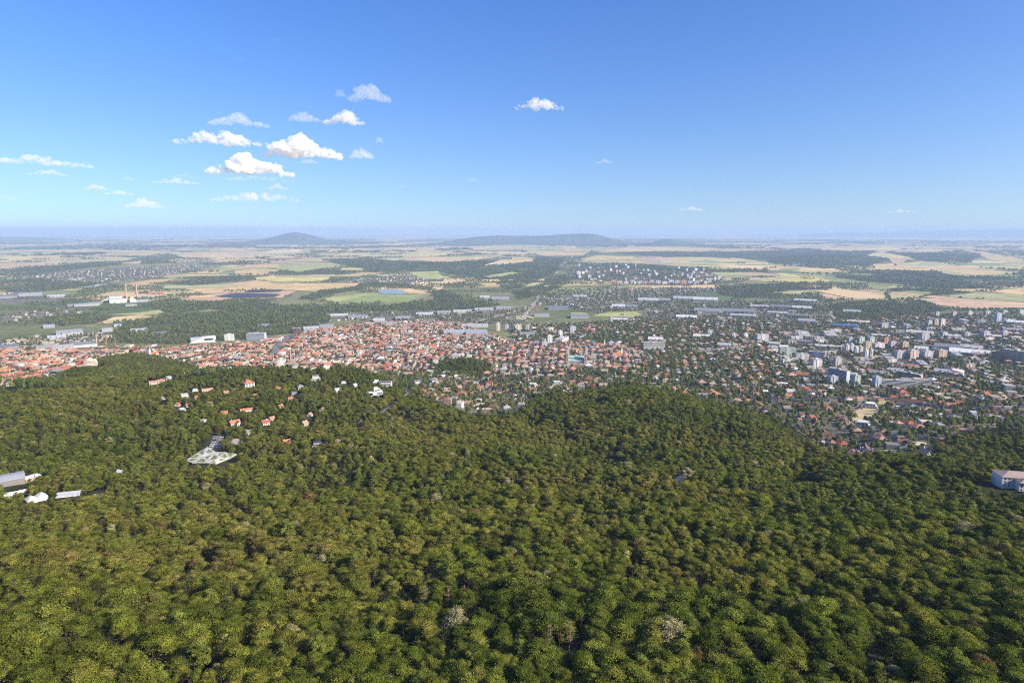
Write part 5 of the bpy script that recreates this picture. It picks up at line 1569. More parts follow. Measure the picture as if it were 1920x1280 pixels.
clear_px(1600, 856, 12, 12); clear_px(1645, 856, 12, 12)
# gabled chalet
root, p, m = place('chalet', 'house', 'pale steep-gabled house with red lower roof, right of the long tiled house', 1735, 856, 35, 15, 30)
b = MB(); gable_wall(b, 5, 15, 5, 11); b.build('wall', M['white'], root)
r = MB(); gable_roof(r, 5, 15, 5, 11, .9); ro = r.build('roof', plain('pale_tile', (.50, .33, .22), .85, .2, .2, .5), root)
b = MB(); b.box(-1.5, -.5, 2, 3.2, 9, 13); b.build('chimney', M['white'], ro)
b = MB(); b.box(-13, -5.02, -6, 6, -4, 3.4); b.build('annex', M['white'], root)
r = MB(); hip_roof(r, 4.2, 12, 3.42, 6.2); r.v = [(x - 9, y, z) for x, y, z in r.v]; r.build('annex_roof', M['orange_tile'], root)
b = MB(); b.box(5.02, 16, -6, 4, -4, 3); b.build('garage', M['concrete'], root)
b = MB(); b.box(4.9, 16.3, -6.3, 4.3, 3.02, 3.4); b.build('garage_roof', M['dark_roof'], root)
for z, xs in ((1, (-3, 0, 3)), (6, (-1.5, 1.5))):
    for x in xs:
        b = MB(); b.box(x - .6, x + .6, -7.56, -7.4, z, z + 1.5); b.build('window', M['glass'], root)
# mansion at the right edge
root, p, m = place('mansion', 'mansion', 'large white mansion with pinkish hipped roofs at the right edge', 1908, 916, 28, 26, 40)
root.scale = (.8, .8, .72)
wm = plain('cream_render', (.72, .68, .60), .9, .1, .08, .2)
b = MB(); b.box(-16, 22, 0, 22, -6, 14); b.build('wall', wm, root)
r = MB(); hip_roof(r, 11, 38, 14, 18.5, .8); r.v = [(y + 3, x + 11, z) for x, y, z in r.v]; r.f = [f_[::-1] for f_ in r.f]
pk = plain('pinkish_tile', (.38, .28, .24), .85, .2, .15, .4)
r.build('roof', pk, root)
b = MB(); b.box(-4, 8, -10, -.02, -6, 12); b.build('front_wing', wm, root)
r = MB(); hip_roof(r, 6, 12, 12.02, 15.6, .7, 1.5); r.v = [(x + 2, y - 5, z) for x, y, z in r.v]; r.build('front_roof', pk, root)
for x in (-1.6, 2, 5.6):
    for z in (2, 6, 9):
        b = MB(); b.box(x - .7, x + .7, -10.08, -9.9, z, z + 1.9); b.build('window', M['glass'], root)
for y in (-7, -3):
    for z in (2, 6, 9):
        b = MB(); b.box(7.92, 8.08, y - .7, y + .7, z, z + 1.9); b.build('window', M['glass'], root)
for x in (-13, -9, 11, 15, 19):
    for z in (2.4, 6.6, 10.4):
        b = MB(); b.box(x - .7, x + .7, -.08, .1, z, z + 1.9); b.build('window', M['glass'], root)
b = MB(); b.box(10, 20, -4, -.02, -6, 5); b.build('porch', wm, root)
clear_px(1880, 918, 22, 44); clear_px(1915, 918, 24, 44)
# sheds and halls at the left edge
hall(-26, 40, 896, 913, (.44, .45, .47), (.33, .31, .30), name='depot_hall', label='large hall with ribbed grey metal roof at the left edge', depth=20)
for q in (-10, 5, 20, 35): clear_px(q, 912, 14, 26)
root, p, m = place('tin_house', 'building', 'small tan building with a light metal roof behind the grey hall', 60, 903, 20, 12, 36)
b = MB(); b.box(-6, 6, -4, 4, -4, 5); b.build('wall', plain('tan_render', (.50, .38, .26), .9, .1, .1), root)
b = MB(); b.box(-6.6, 6.6, -4.6, 4.6, 5.02, 5.4); b.build('roof', M['white_roof'], root)
b = MB(); b.box(5.95, 6.07, -1, 1, 1, 3); b.build('window', M['glass'], root)
root, p, m = place('party_tent', 'tent', 'white peaked tents joined together, right of the grey hall', 72, 938, 12, 10, 24)
root.scale = (.85, .85, .85)
for i, (x, y) in enumerate(((-5.5, 0), (3.2, 1.5))):
    b = MB(); b.box(x - 4, x + 4, y - 5, y + 5, -4, 3.2); b.build('side_cloth', M['white'], root)
    b = MB(); b.add([(x - 4.3, y - 5.3, 3.22), (x + 4.3, y - 5.3, 3.22), (x + 4.3, y + 5.3, 3.22), (x - 4.3, y + 5.3, 3.22), (x, y - 1.5, 7), (x, y + 1.5, 7)], [(0, 1, 4), (1, 2, 5, 4), (2, 3, 5), (3, 0, 4, 5), (3, 2, 1, 0)]); b.build('roof_cloth', M['white_roof'], root)
root, p, m = place('market_kiosk', 'kiosk', 'white-roofed stall with a red front before the grey hall', 28, 930, 6, 10, 26)
b = MB(); b.box(-10, 8, -3, 3, -3, 2.6); b.build('wall', plain('grey_board', (.40, .37, .35), .8, .2, .1), root)
b = MB(); b.box(-3, 4, -3.4, -3.02, 0, 1.1); b.build('counter', plain('red_board', (.35, .05, .04), .8, .2, .1), root)
b = MB(); b.prism([(-3.6, 2.62), (3.6, 2.62), (3.6, 3.0), (0, 4.6), (-3.6, 3.0)], -10.6, -1.2); b.prism([(-3.6, 2.62), (3.6, 2.62), (3.6, 3.0), (0, 4.4), (-3.6, 3.0)], -.8, 8.6); b.v = [(y, x, z) for x, y, z in b.v]; b.f = [f_[::-1] for f_ in b.f]; b.build('roof', M['white_roof'], root)
root, p, m = place('timber_shed', 'shed', 'dark timber shed with a white-edged roof right of the tents', 131, 932, -18, 9, 20)
b = MB(); b.box(-8, 8, -4, 4, -3, 3); b.build('wall', plain('dark_timber', (.07, .05, .045), .9, .1, .2), root)
b = MB(); b.prism([(-5, 2.6), (0, 5.0), (5, 2.6), (5, 2.9), (0, 5.35), (-5, 2.9)], -8.6, 8.6); b.v = [(y, x, z) for x, y, z in b.v]; b.f = [f_[::-1] for f_ in b.f]; b.build('roof', M['grey_roof'], root)
b = MB(); b.box(-8.7, 8.7, -5.35, -5.05, 2.5, 3.0); b.build('fascia', M['white'], root)
root, p, m = place('cottage', 'house', 'pink-walled cottage half hidden by trees in the left forest', 228, 892, 30, 9, 24)
b = MB(); gable_wall(b, 3.5, 9, 3, 6); b.build('wall', plain('pink_render', (.62, .42, .38), .9, .1, .1), root)
r = MB(); gable_roof(r, 3.5, 9, 3, 6, .5); r.build('roof', M['white_roof'], root)
# quarry face: a pale broken rock wall
def quarry():
    p = at(170, 686); m = mpp(p)
    W_, H_ = 30, 26
    g = np.random.default_rng(4)
    V, Fq = [], []
    for j in range(H_):
        for i in range(W_):
            s_, t = i / (W_ - 1) * 2 - 1, j / (H_ - 1)
            x = s_ * 13 * m; z = -4 + t * 17 * m * max(.2, (1 - s_ ** 4 * .7) * (.72 + .5 * float(vnoise(np.array(s_ * 4.0), np.array(0.3), 1, 13))))
            y = 5 * m * t * .8 + 4 * m * s_ * s_ + float(vnoise(np.array(x * 1.0), np.array(z * 1.3), 5, 9)) * 3.4 + g.normal(0, .35)
            V.append((x, y, z))
    for i in range(W_):
        V.append((V[(H_ - 1) * W_ + i][0], 14 * m, V[(H_ - 1) * W_ + i][2] - 2))
    for j in range(H_):
        for i in range(W_ - 1):
            a = j * W_ + i; Fq.append([a, a + 1, a + W_ + 1, a + W_])
    me = np_mesh('cliff', V, Fq, [plain('pale_rock', (.44, .39, .32), .95, .1, .35, .25)])
    o = bpy.data.objects.new('cliff', me); COL.objects.link(o); o.location = tuple(p); o.rotation_euler = (0, 0, cam_yaw(p)); o['kind'] = 'structure'
    clear(p, 14 * m, 30); clear_px(160, 690, 14, 30); clear_px(180, 690, 14, 30)
quarry()

# ------------------------------------------------------------------ roads
def road(pts, width, matn, off=.35, keep=True, name='road'):
    W = []
    for (a, b) in zip(pts[:-1], pts[1:]):
        for t in np.linspace(0, 1, 9)[:-1]:
            W.append(at(a[0] + (b[0] - a[0]) * t, a[1] + (b[1] - a[1]) * t))
    W.append(at(*pts[-1]))
    # even out and drape
    Q = [W[0]]
    for w in W[1:]:
        if (w - Q[-1]).length > width * .6: Q.append(w)
    for _ in range(3):
        Q = [Q[0]] + [(Q[i - 1] + Q[i] * 2 + Q[i + 1]) / 4 for i in range(1, len(Q) - 1)] + [Q[-1]]
    V, Fq = [], []
    for i, q in enumerate(Q):
        t = (Q[min(i + 1, len(Q) - 1)] - Q[max(i - 1, 0)]); t.z = 0; t.normalize()
        s = Vector((-t.y, t.x, 0)) * width / 2
        for e in (-1, -.33, .33, 1):
            w = q + s * e
            V.append((w.x, w.y, max(float(terr(w.x, w.y)), float(terr(q.x, q.y)) - .3) + off))
        if keep: clear(q, width / 2 + 2.5, 7)
        SPECIAL_XY.append((q.x, q.y, width / 2))
    for i in range(len(Q) - 1):
        for k in range(3):
            a = i * 4 + k; Fq.append([a, a + 4, a + 5, a + 1])
    me = np_mesh(name, V, Fq, [matn])
    o = bpy.data.objects.new(name, me); COL.objects.link(o); o['kind'] = 'structure'
    return Q
road([(754, 726), (762, 731), (767, 738), (760, 744), (752, 750)], 9, M['asphalt'])
road([(744, 754), (737, 760), (727, 767), (716, 776)], 9, M['asphalt'])
road([(980, 600), (992, 582), (1003, 568), (1012, 551), (1030, 531), (1045, 508), (1058, 493), (1076, 478)], 30, M['gravel'], .9)
road([(1000, 572), (940, 578), (880, 586), (800, 592), (720, 594), (620, 594)], 18, M['gravel'], .7)
road([(838, 620), (870, 610), (910, 598), (950, 588), (990, 578)], 22, M['gravel'], .7)
road([(512, 668), (520, 655), (530, 643), (540, 632), (560, 625)], 24, M['asphalt'], .5)
road([(1570, 579), (1560, 585), (1557, 591), (1567, 598), (1595, 604), (1650, 607)], 20, M['gravel'], .6)
road([(1210, 683), (1300, 681), (1400, 681), (1480, 683)], 12, M['asphalt'], .5)
road([(117, 722), (130, 713), (148, 706)], 11, M['gravel'], .4)
road([(270, 720), (300, 713), (340, 706), (370, 696), (392, 684)], 9, M['asphalt'], .4)
road([(1452, 655), (1440, 640), (1425, 622), (1412, 606)], 14, M['asphalt'], .5)
road([(1145, 640), (1140, 625), (1140, 612), (1144, 600)], 14, M['asphalt'], .5)
road([(0, 606), (60, 604), (120, 607), (180, 612)], 12, M['gravel'], .5)
road([(1270, 905), (1272, 900), (1280, 893), (1290, 888)], 9, M['gravel'], .35, name='path')
road([(1240, 902), (1262, 903), (1282, 910), (1300, 916)], 8, M['gravel'], .35, name='path')
road([(1160, 828), (1170, 825)], 9, M['gravel'], .35, name='path')
road([(1068, 752), (1076, 746)], 8, M['gravel'], .35, name='path')
road([(310, 905), (325, 903), (345, 906)], 9, M['gravel'], .35, name='path')
road([(155, 938), (170, 932), (188, 926)], 7, M['gravel'], .35, name='path')
for q in [(1145, 875), (1148, 862), (1152, 850), (1156, 838), (1160, 828)]:     # the narrow lane cut through the trees
    clear(at(*q), 6, 10)
# ------------------------------------------------------------------ cars on the forest car park
def car_proto():
    root = empty('parked_car')
    b = MB(); b.prism([(-2.1, .35), (2.1, .35), (2.15, .8), (1.2, .95), (-2.0, 1.0), (-2.15, .8)], -.85, .85); b.build('body', M['carpaint'], root)
    c = MB(); c.prism([(-1.6, 1.0), (1.1, .98), (.5, 1.5), (-1.1, 1.52)], -.75, .75); c.build('cabin', M['glass'], root)
    for x in (-1.3, 1.3):
        for y in (-.86, .86):
            w = MB(); w.tube((x, y - .1, .33), (x, y + .1, .33), .33, .33, 12); w.build('wheel', M['dark_roof'], root)
    return root
M['carpaint'] = tinted('car_paint', 'wallcol', .35, 0.02, .3)
car = car_proto()
lot = road([(401, 842), (405, 832), (409, 822), (412, 814)], 13, M['asphalt'], .3, name='car_park')
for q in lot: clear(q, 7, 14)
names = ['white', 'silver', 'dark grey', 'white', 'blue', 'white', 'red', 'silver', 'white', 'black', 'white', 'silver']
paint = dict(white=(.78,) * 3, silver=(.5, .5, .52), **{'dark grey': (.12,) * 3}, blue=(.08, .14, .35), red=(.4, .04, .03), black=(.02,) * 3)
rank = ['first', 'second', 'third', 'fourth', 'fifth', 'sixth', 'seventh', 'eighth', 'ninth', 'tenth', 'eleventh', 'twelfth', 'thirteenth', 'fourteenth', 'fifteenth', 'sixteenth', 'seventeenth', 'eighteenth', 'nineteenth', 'twentieth']
L0, L1 = lot[0], lot[-1]
tv = (L1 - L0).normalized(); sv = Vector((-tv.y, tv.x, 0)).normalized()
for i, nm in enumerate(names):
    c = car if i == 0 else copy_tree(car)
    row, k = i % 2, i // 2
    q = L0.lerp(L1, .08 + .15 * k) + sv * (3.6 if row else -3.6)
    c.location = (q.x, q.y, float(terr(q.x, q.y)) + .45)
    c.rotation_euler = (0, 0, math.atan2(sv.y, sv.x))
    for ch in c.children:
        if ch.name.startswith('body'): ch['wallcol'] = list(paint[nm])
    tag(c, f'{nm} car in forest car park, {rank[k]} from near end of {"left" if row else "right"} row', 'car', 'cars parked in the forest')
def pickw(d, n):
    k = list(d); w = np.array([d[q] for q in k], float)
    return np.array(k, dtype=object)[RNG.choice(len(k), n, p=w / w.sum())]

TOWN = []
for (poly, d0, d1, street, sp, back, ang, kw, rw) in REGIONS:
    pts, uu, vv = plots(d0, d1, street, sp, back, -ang, poly)
    n = len(pts)
    ks, rs, ws = pickw(kw, n), pickw(rw, n), pickw(WALLW, n)
    for i in range(n):
        x, y, z = pts[i]
        if any((x - a) ** 2 + (y - b) ** 2 < (r + 8) ** 2 for a, b, r in SPECIAL_XY):
            continue
        if any((x - a) ** 2 + (y - b) ** 2 < 400 for a, b in explicit_xy):
            continue
        if np.hypot(x, y) < 4000 and any(inpoly(np.array([uu[i]]), np.array([vv[i]]), f[1])[0] for f in FIELDS[-12:]):
            continue
        far = max(1.0, np.hypot(x, y) / 5500)
        yaw = R(ang) + R(90) * (random.random() < (.25 if poly is OLD_TOWN else .4)) + RNG.normal(0, .05) + (0.25 if ks[i] == 'ell' else 0)
        TOWN.append((x, y, z, ks[i], rs[i], ws[i], float(yaw), float(RNG.uniform(.74, 1.06) * (1 if sp < 50 else 1.25) * (.62 if ks[i] == 'row' and poly is not OLD_TOWN else .7 if ks[i] == 'row' else 1) * (1.4 if random.random() < (.12 if poly is OLD_TOWN else .05) else 1)), float(uu[i]), float(vv[i]), float(np.hypot(x, y))))
TOWN.sort(key=lambda t: t[10])
def hidden(t):
    """behind the crest of the near hills, or outside the frame"""
    if not (4 < t[8] < 1916): return True
    P = np.linspace(.15, .97, 60)[:, None] * (np.array([t[0], t[1], t[2] + 5 - CAM_Z]))
    P[:, 2] += CAM_Z
    g = P[:, 2] - terr(P[:, 0], P[:, 1])
    near = np.hypot(P[:, 0], P[:, 1]) < 1350
    return bool((g < np.where(near, 11, 0.5)).any())
need = 299 - len(HOUSES)
single, rest = [], []
for t in TOWN:
    (single if len(single) < need and not hidden(t) else rest).append(t)
for t in single:
    add_house(t[:3], t[3], t[6], t[7], t[4], t[5], t[10] < 1500)
    clear(t, 8 * t[7], 9)
for k in HK:
    if not proto_used[k]:
        bpy.data.objects.remove(PROTO[k]); raise RuntimeError(k)
hsrc = []
for k in HK:
    o = PROTO[k]
    hsrc.append([c for c in o.children if c.name.split('.')[0] in ('wall', 'roof')] + [g for c in o.children for g in c.children])
# join order of the node tree is last in, first out
if rest:
    kk = np.array([HK.index(t[3]) for t in rest])
    rc = np.array([ROOFS[t[4]] for t in rest]) * RNG.uniform(.8, 1.18, (len(rest), 1))
    wc = np.minimum(np.array([WALLS[t[5]] for t in rest]) * RNG.uniform(.45, .85, (len(rest), 1)), .82)  # walls darkened: shade of the sides facing the camera put into the colour
    sc = np.array([t[7] for t in rest])
    scatter('town_houses', np.array([(t[0], t[1], t[2] - .3) for t in rest]), [t[6] for t in rest], np.stack([sc] * 3, 1), kk, {'roofcol': rc, 'wallcol': wc}, hsrc,
            'close-packed far houses of the town with red and pale roofs')
for t in rest:
    if t[10] < 4200: CLEAR.append((t[0], t[1], 6.5 * t[7], 4))
print('TOWN', len(TOWN), 'single', len(single), 'explicit', len(LIST))

# ------------------------------------------------------------------ trees
CL = np.array(sorted(CLEAR, key=lambda c: c[1]))
def open_ground(P, pad=0.0):
    """True where a tree may stand"""
    ok = np.ones(len(P), bool)
    order = np.argsort(P[:, 1]); ys = P[order, 1]
    for cx, cy_, r, fr in CL:
        r = r + pad
        lo, hi = np.searchsorted(ys, cy_ - fr - r - 2), np.searchsorted(ys, cy_ + r + 2)
        if hi <= lo: continue
        ix = order[lo:hi]
        dx, dy = P[ix, 0] - cx, P[ix, 1] - cy_
        n_ = math.hypot(cx, cy_); fx, fy = -cx / n_, -cy_ / n_
        al = dx * fx + dy * fy; la = np.abs(-dx * fy + dy * fx)
        bad = (dx * dx + dy * dy < r * r) | ((al > 0) & (al < fr) & (la < r * .9))
        ok[ix[bad]] = False
    return ok

SPOTS = dict(cream=[(420, 1173), (400, 1219), (207, 979), (160, 979), (350, 990), (460, 985), (1557, 1223), (1667, 1055), (1690, 1052), (1778, 1054), (1487, 1012), (1507, 1032), (1477, 993), (1870, 1025), (1173, 1025), (1060, 1005), (960, 1017),
                    (740, 924), (625, 941), (617, 948), (832, 882), (876, 842), (877, 828), (951, 894), (685, 923), (696, 853), (930, 919), (857, 939), (917, 944), (705, 776), (720, 781), (735, 779), (750, 779), (765, 776), (780, 779), (795, 773), (805, 766), (812, 759),
                    (650, 766), (640, 771), (690, 787), (675, 785), (423, 938), (432, 940), (445, 942), (385, 950), (391, 956), (403, 962), (463, 879), (364, 930), (325, 937), (1465, 857), (1625, 912), (1745, 929), (1865, 934), (1096, 956), (975, 792), (1322, 859), (730, 769), (772, 768), (788, 765)],
             rust=[(250, 975), (782, 924), (1307, 1195), (1813, 1145), (1833, 1161), (45, 1102), (152, 1187), (1177, 899), (1130, 864), (960, 868), (1060, 1000), (410, 800), (253, 762), (130, 1000), (360, 1040), (1650, 1270)],
             lime=[(378, 916), (1180, 970), (1800, 1250)])
BARE = [(870, 1112), (797, 1108), (842, 1122), (1028, 1188), (1067, 1186)]

def at_crown(u, v, h=11.0):
    """foot of a tree whose crown shows at pixel u, v"""
    return at(u, v, h)
spec = []
for k, pl in SPOTS.items():
    for (u, v) in pl:
        p = at_crown(u, v)
        spec.append((p, k, u, v))
        CLEAR_SP = (p.x, p.y)

P, U, V = poly_points(60, 2450, 4.1, [FOREST, QUARRY_WOOD, KNOLL], 8)
ok = open_ground(P, 1.0)
P, U, V = P[ok], U[ok], V[ok]
ok = np.ones(len(P), bool)
for p, k, u, v in spec:
    ok &= (P[:, 0] - p.x) ** 2 + (P[:, 1] - p.y) ** 2 > 3.6 ** 2
for u, v in BARE:
    p = at_crown(u, v, 8)
    ok &= (P[:, 0] - p.x) ** 2 + (P[:, 1] - p.y) ** 2 > 5.5 ** 2
# irregular gaps: here and there a tree is missing
gap = vnoise(P[:, 0], P[:, 1], 17, 51) * .6 + vnoise(P[:, 0], P[:, 1], 45, 52) * .4
ok &= (gap > .27) | (RNG.random(len(P)) < .25)
P, U, V = P[ok], U[ok], V[ok]
n = len(P)
d = np.hypot(P[:, 0], P[:, 1])
big = vnoise(P[:, 0], P[:, 1], 110, 21); mid = vnoise(P[:, 0], P[:, 1], 38, 22)
pal = np.array([DGREEN, MGREEN, OLIV, YOLIV, BROWN])
warm = np.clip(.52 - (U - 800) / 7500 + (big - .5) * .9 + (mid - .5) * .6 - .10 * (V < 720) - .12 * np.clip((420 - d) / 200, 0, 1), 0, 1)
t = np.clip(warm * 2.5 + RNG.normal(0, .7, n), 0, 3.6)
i0 = np.clip(t.astype(int), 0, 3); f = (t - i0)[:, None]
tint = (pal[i0] * (1 - f) + pal[i0 + 1] * f) * RNG.uniform(.75, 1.3, (n, 1))
odd = RNG.random(n)
tint[odd < .010] = np.array(CREAM) * .62
tint[(odd > .995)] = RUST
look_i = np.where(odd < .010, 5, np.where(odd > .995, 6, np.round(t).astype(int)))
s = np.clip(RNG.lognormal(-.14, .19, n), .5, 1.35) * (0.54 + .36 * vnoise(P[:, 0], P[:, 1], 60, 24))
wid = s * RNG.uniform(1.12, 1.7, n)
pineW = np.clip(.06 + .34 * ((U < 760) & (d > 520)) * (vnoise(P[:, 0], P[:, 1], 90, 25) > .42) + .32 * ((U > 1230) & (d > 480)) * (vnoise(P[:, 0], P[:, 1], 80, 26) > .5), 0, 1)
isp = RNG.random(n) < pineW
pt = np.array(DPINE) * RNG.uniform(.8, 1.35, (n, 1)) + np.array([.02, .012, .002]) * RNG.random((n, 1))
rotz = RNG.uniform(0, 6.28, n)

TREES = []
LOOKS = ['dark green', 'mid green', 'olive green', 'yellow-olive', 'brownish', 'pale cream', 'rusty brown']
inside = (U > 4) & (U < 1916) & (V > 640) & (V < 1296)
order = np.argsort(d)
n_single = 299 - len(spec) - len(BARE) - 4
chosen = [i for i in order if inside[i]][:n_single]
mask = np.zeros(n, bool); mask[chosen] = True
used_b, used_p = {}, {}
for i in chosen:
    if isp[i]:
        k = int(RNG.integers(3)); o = make_tree('pine', k, P[i], rotz[i], (wid[i], wid[i], s[i]), pt[i]); used_p.setdefault(k, o); lk = 'dark green'; nm = 'pine tree'
    else:
        k = int(RNG.integers(7)); o = make_tree('broad', k, P[i], rotz[i], (wid[i], wid[i], s[i]), tint[i]); used_b.setdefault(k, o); lk = LOOKS[look_i[i]]; nm = 'broadleaf tree'
    TREES.append(dict(o=o, look=lk, noun=nm, P=P[i], s=s[i], cat='tree'))
SPT = dict(cream=CREAM, rust=RUST, lime=(.22, .26, .05))
for j, (p, k, u, v) in enumerate(spec):
    q = int(RNG.integers(7)); sc = RNG.uniform(.45, .72)
    tn = np.array(SPT[k]) * RNG.uniform(.5, .95) * np.array([1, RNG.uniform(.9, 1.05), RNG.uniform(.8, 1.2)])
    o = make_tree('broad', q, tuple(p), RNG.uniform(0, 6.28), (sc, sc, sc * 1.05), tn); used_b.setdefault(q, o)
    TREES.append(dict(o=o, look=dict(cream='pale cream', rust='rusty brown', lime='bright lime green')[k], noun='broadleaf tree', P=np.array(p), s=sc, cat='tree'))
for k in range(3):
    if k not in used_p:
        i = [i for i in order if inside[i] and isp[i] and not mask[i]][0]; mask[i] = True
        used_p[k] = make_tree('pine', k, P[i], rotz[i], (wid[i], wid[i], s[i]), pt[i]); TREES.append(dict(o=used_p[k], look='dark green', noun='pine tree', P=P[i], s=s[i], cat='tree'))
bsrc = [[c for c in used_b[k].children if c.name.startswith('crown')] + [c for c in used_b[k].children if c.name.startswith('trunk')] for k in sorted(used_b)]
psrc = [list(used_p[k].children) for k in sorted(used_p)]
# bare dead trees
def bare_mesh(seed, h):
    g = random.Random(seed); mb = MB()
    tops = []
    p = Vector((0, 0, -1))
    for i in range(7):
        q = p + Vector((g.uniform(-.2, .2), g.uniform(-.2, .2), (h + 1) / 7)); mb.tube(p, q, .19 * (1 - i / 8), .19 * (1 - (i + 1) / 8), 6); p = q
        if i >= 2: tops.append((q, i))
    br = MB()
    for q, i in tops:
        for _ in range(6):
            a = g.uniform(0, 6.28); L = h * g.uniform(.08, .17) * (1.3 - i / 8)
            e = q + Vector((math.cos(a) * L, math.sin(a) * L, L * g.uniform(-.1, .5))); br.tube(q, e, .06, .03, 5)
            for _ in range(4):
                b = q.lerp(e, g.uniform(.35, .95)); a2 = a + g.uniform(-1, 1); l2 = L * .4
                br.tube(b, b + Vector((math.cos(a2) * l2, math.sin(a2) * l2, l2 * g.uniform(0, .6))), .035, .02, 4)
    return mb.mesh('dead_trunk', M['pale_bark']), br.mesh('dead_branches', plain('dry_twigs', (.30, .19, .15), .95, .1, .3, 1.0))
for i, (u, v) in enumerate(BARE):
    p = at_crown(u, v, 8)
    root = empty('dead_tree', tuple(p), random.uniform(0, 6))
    a, b = bare_mesh(900 + i, 11 + (i % 3) * 1.2)
    for nm, me in (('trunk', a), ('branches', b)):
        o = bpy.data.objects.new(nm, me); COL.objects.link(o); o.parent = root
    TREES.append(dict(o=root, look='bare dead', noun='pine', P=np.array(p), s=1, cat='tree'))
R_ = ~mask
B_, N_ = R_ & ~isp, R_ & isp
scatter('forest', P[B_], rotz[B_], np.stack([wid, wid, s], 1)[B_], RNG.integers(0, len(bsrc), B_.sum()), {'tint': tint[B_]}, bsrc, 'dense mixed broadleaf forest covering the near hills')
scatter('pine_forest', P[N_], rotz[N_], np.stack([wid, wid, s], 1)[N_], RNG.integers(0, len(psrc), N_.sum()), {'tint': pt[N_]}, psrc, 'dark pines growing in groups within the broadleaf forest')
# low growth between the trunks
Bq, Bu, Bv = poly_points(60, 1700, 5.0, [FOREST, QUARRY_WOOD, KNOLL], 4)
ok_ = open_ground(Bq, 0.5); Bq = Bq[ok_]
bs = RNG.uniform(.26, .46, len(Bq))
scatter('undergrowth', Bq - np.array([0, 0, .6]), RNG.uniform(0, 6.28, len(Bq)), np.stack([bs * 1.35, bs * 1.35, bs], 1), RNG.integers(0, len(bsrc), len(Bq)), {'tint': np.array([.07, .10, .016]) * RNG.uniform(.7, 1.3, (len(Bq), 1))}, bsrc, 'shrubs and saplings filling the forest floor')
print('FOREST', n, 'pines', int(isp.sum()))

# poplars: three stand alone in the town, the rest with the town's trees
pops = []
for k, (u, v) in enumerate([(672, 614), (765, 613)]):
    p = at(u, v); o = make_tree('poplar', k, tuple(p), 0, (1.2, 1.2, 1.25), (.03, .045, .016)); pops.append(o)
    tag(o, ('tall dark poplar, left of two among the workshops by the railway', 'tall dark poplar, right of two among the workshops by the railway')[k], 'tree')
popsrc = [list(o.children) for o in pops]

def town_trees(polys, d0, d1, sp, smin, smax, cols, thr=0.0, nscale=60, not_in=(), pad=0.0, flat=1.0, lift=3):
    Pq, Uq, Vq = poly_points(d0, d1, sp, polys, lift, 46, not_in)
    ok = np.ones(len(Pq), bool)
    if d0 < 4200: ok = open_ground(Pq, pad)
    for a, b, r in SPECIAL_XY:
        ok &= (Pq[:, 0] - a) ** 2 + (Pq[:, 1] - b) ** 2 > (r + 2) ** 2
    if thr > 0: ok &= vnoise(Pq[:, 0], Pq[:, 1], nscale, 61) > thr
    Pq = Pq[ok]; m = len(Pq)
    ss = RNG.uniform(smin, smax, m)
    c = np.array(cols)[RNG.integers(0, len(cols), m)] * RNG.uniform(.75, 1.3, (m, 1))
    return Pq, np.stack([ss, ss, ss * flat], 1), c
TC = [(.14, .185, .05), (.20, .245, .07), (.13, .17, .045), (.26, .265, .09), (.17, .21, .065)]
WC = [(.175, .22, .08), (.22, .26, .095), (.19, .23, .09), (.27, .285, .125)]
near_f = [f[1] for f in FIELDS]
TT_ = [
    town_trees([OLD_TOWN], 1300, 4000, 10.5, .45, .85, TC, .30, 70, [KNOLL, QUARRY_WOOD]),
    town_trees([MID_TOWN], 1150, 4000, 9.0, .6, 1.15, TC, .16, 60, [KNOLL], -1.5),
    town_trees([RIGHT_TOWN], 900, 4300, 9.2, .55, 1.05, TC, .24, 50, near_f[-4:] + [near_f[-7]], -1),
    town_trees([LEFT_TOWN, FLATS], 2000, 5600, 15, .6, 1.1, TC, .35, 70, near_f),
    town_trees([SUBURB], 3600, 7000, 15, .7, 1.15, TC, .2, 60),
    town_trees([MIXED], 3200, 7000, 17, .8, 1.3, TC, .30, 120, near_f, 0),
    town_trees([BLOCKS], 4800, 10000, 22, .9, 1.4, TC, .2, 90, near_f),
    town_trees([[(-60, 655), (1980, 590), (1980, 900), (-60, 800)]], 900, 2300, 7.2, .6, 1.1, TC, .1, 60, [*TOWNS[:3], LEFT_TOWN, FOREST, KNOLL, QUARRY_WOOD] + near_f[-12:], 1),
    town_trees(VILLAGES, 3800, 16000, 34, 1.0, 1.8, TC, .2, 90, near_f, flat=.7),
]
Pq = np.concatenate([a[0] for a in TT_]); Sq = np.concatenate([a[1] for a in TT_]); Cq = np.concatenate([a[2] for a in TT_])
pop = RNG.random(len(Pq)) < .035
scatter('town_trees', Pq[~pop], RNG.uniform(0, 6.28, (~pop).sum()), Sq[~pop], RNG.integers(0, len(bsrc), (~pop).sum()), {'tint': Cq[~pop]}, bsrc, 'green trees standing between the houses of the town')
scatter('town_poplars', Pq[pop], RNG.uniform(0, 6.28, pop.sum()), Sq[pop], RNG.integers(0, 2, pop.sum()), {'tint': Cq[pop] * .8}, popsrc, 'dark narrow poplars standing between the houses of the town')
near_w = [w for w in WOODS]
PLAIN = [(-60, 470), (1980, 470), (1980, 600), (1500, 590), (1000, 560), (560, 600), (-60, 650)]
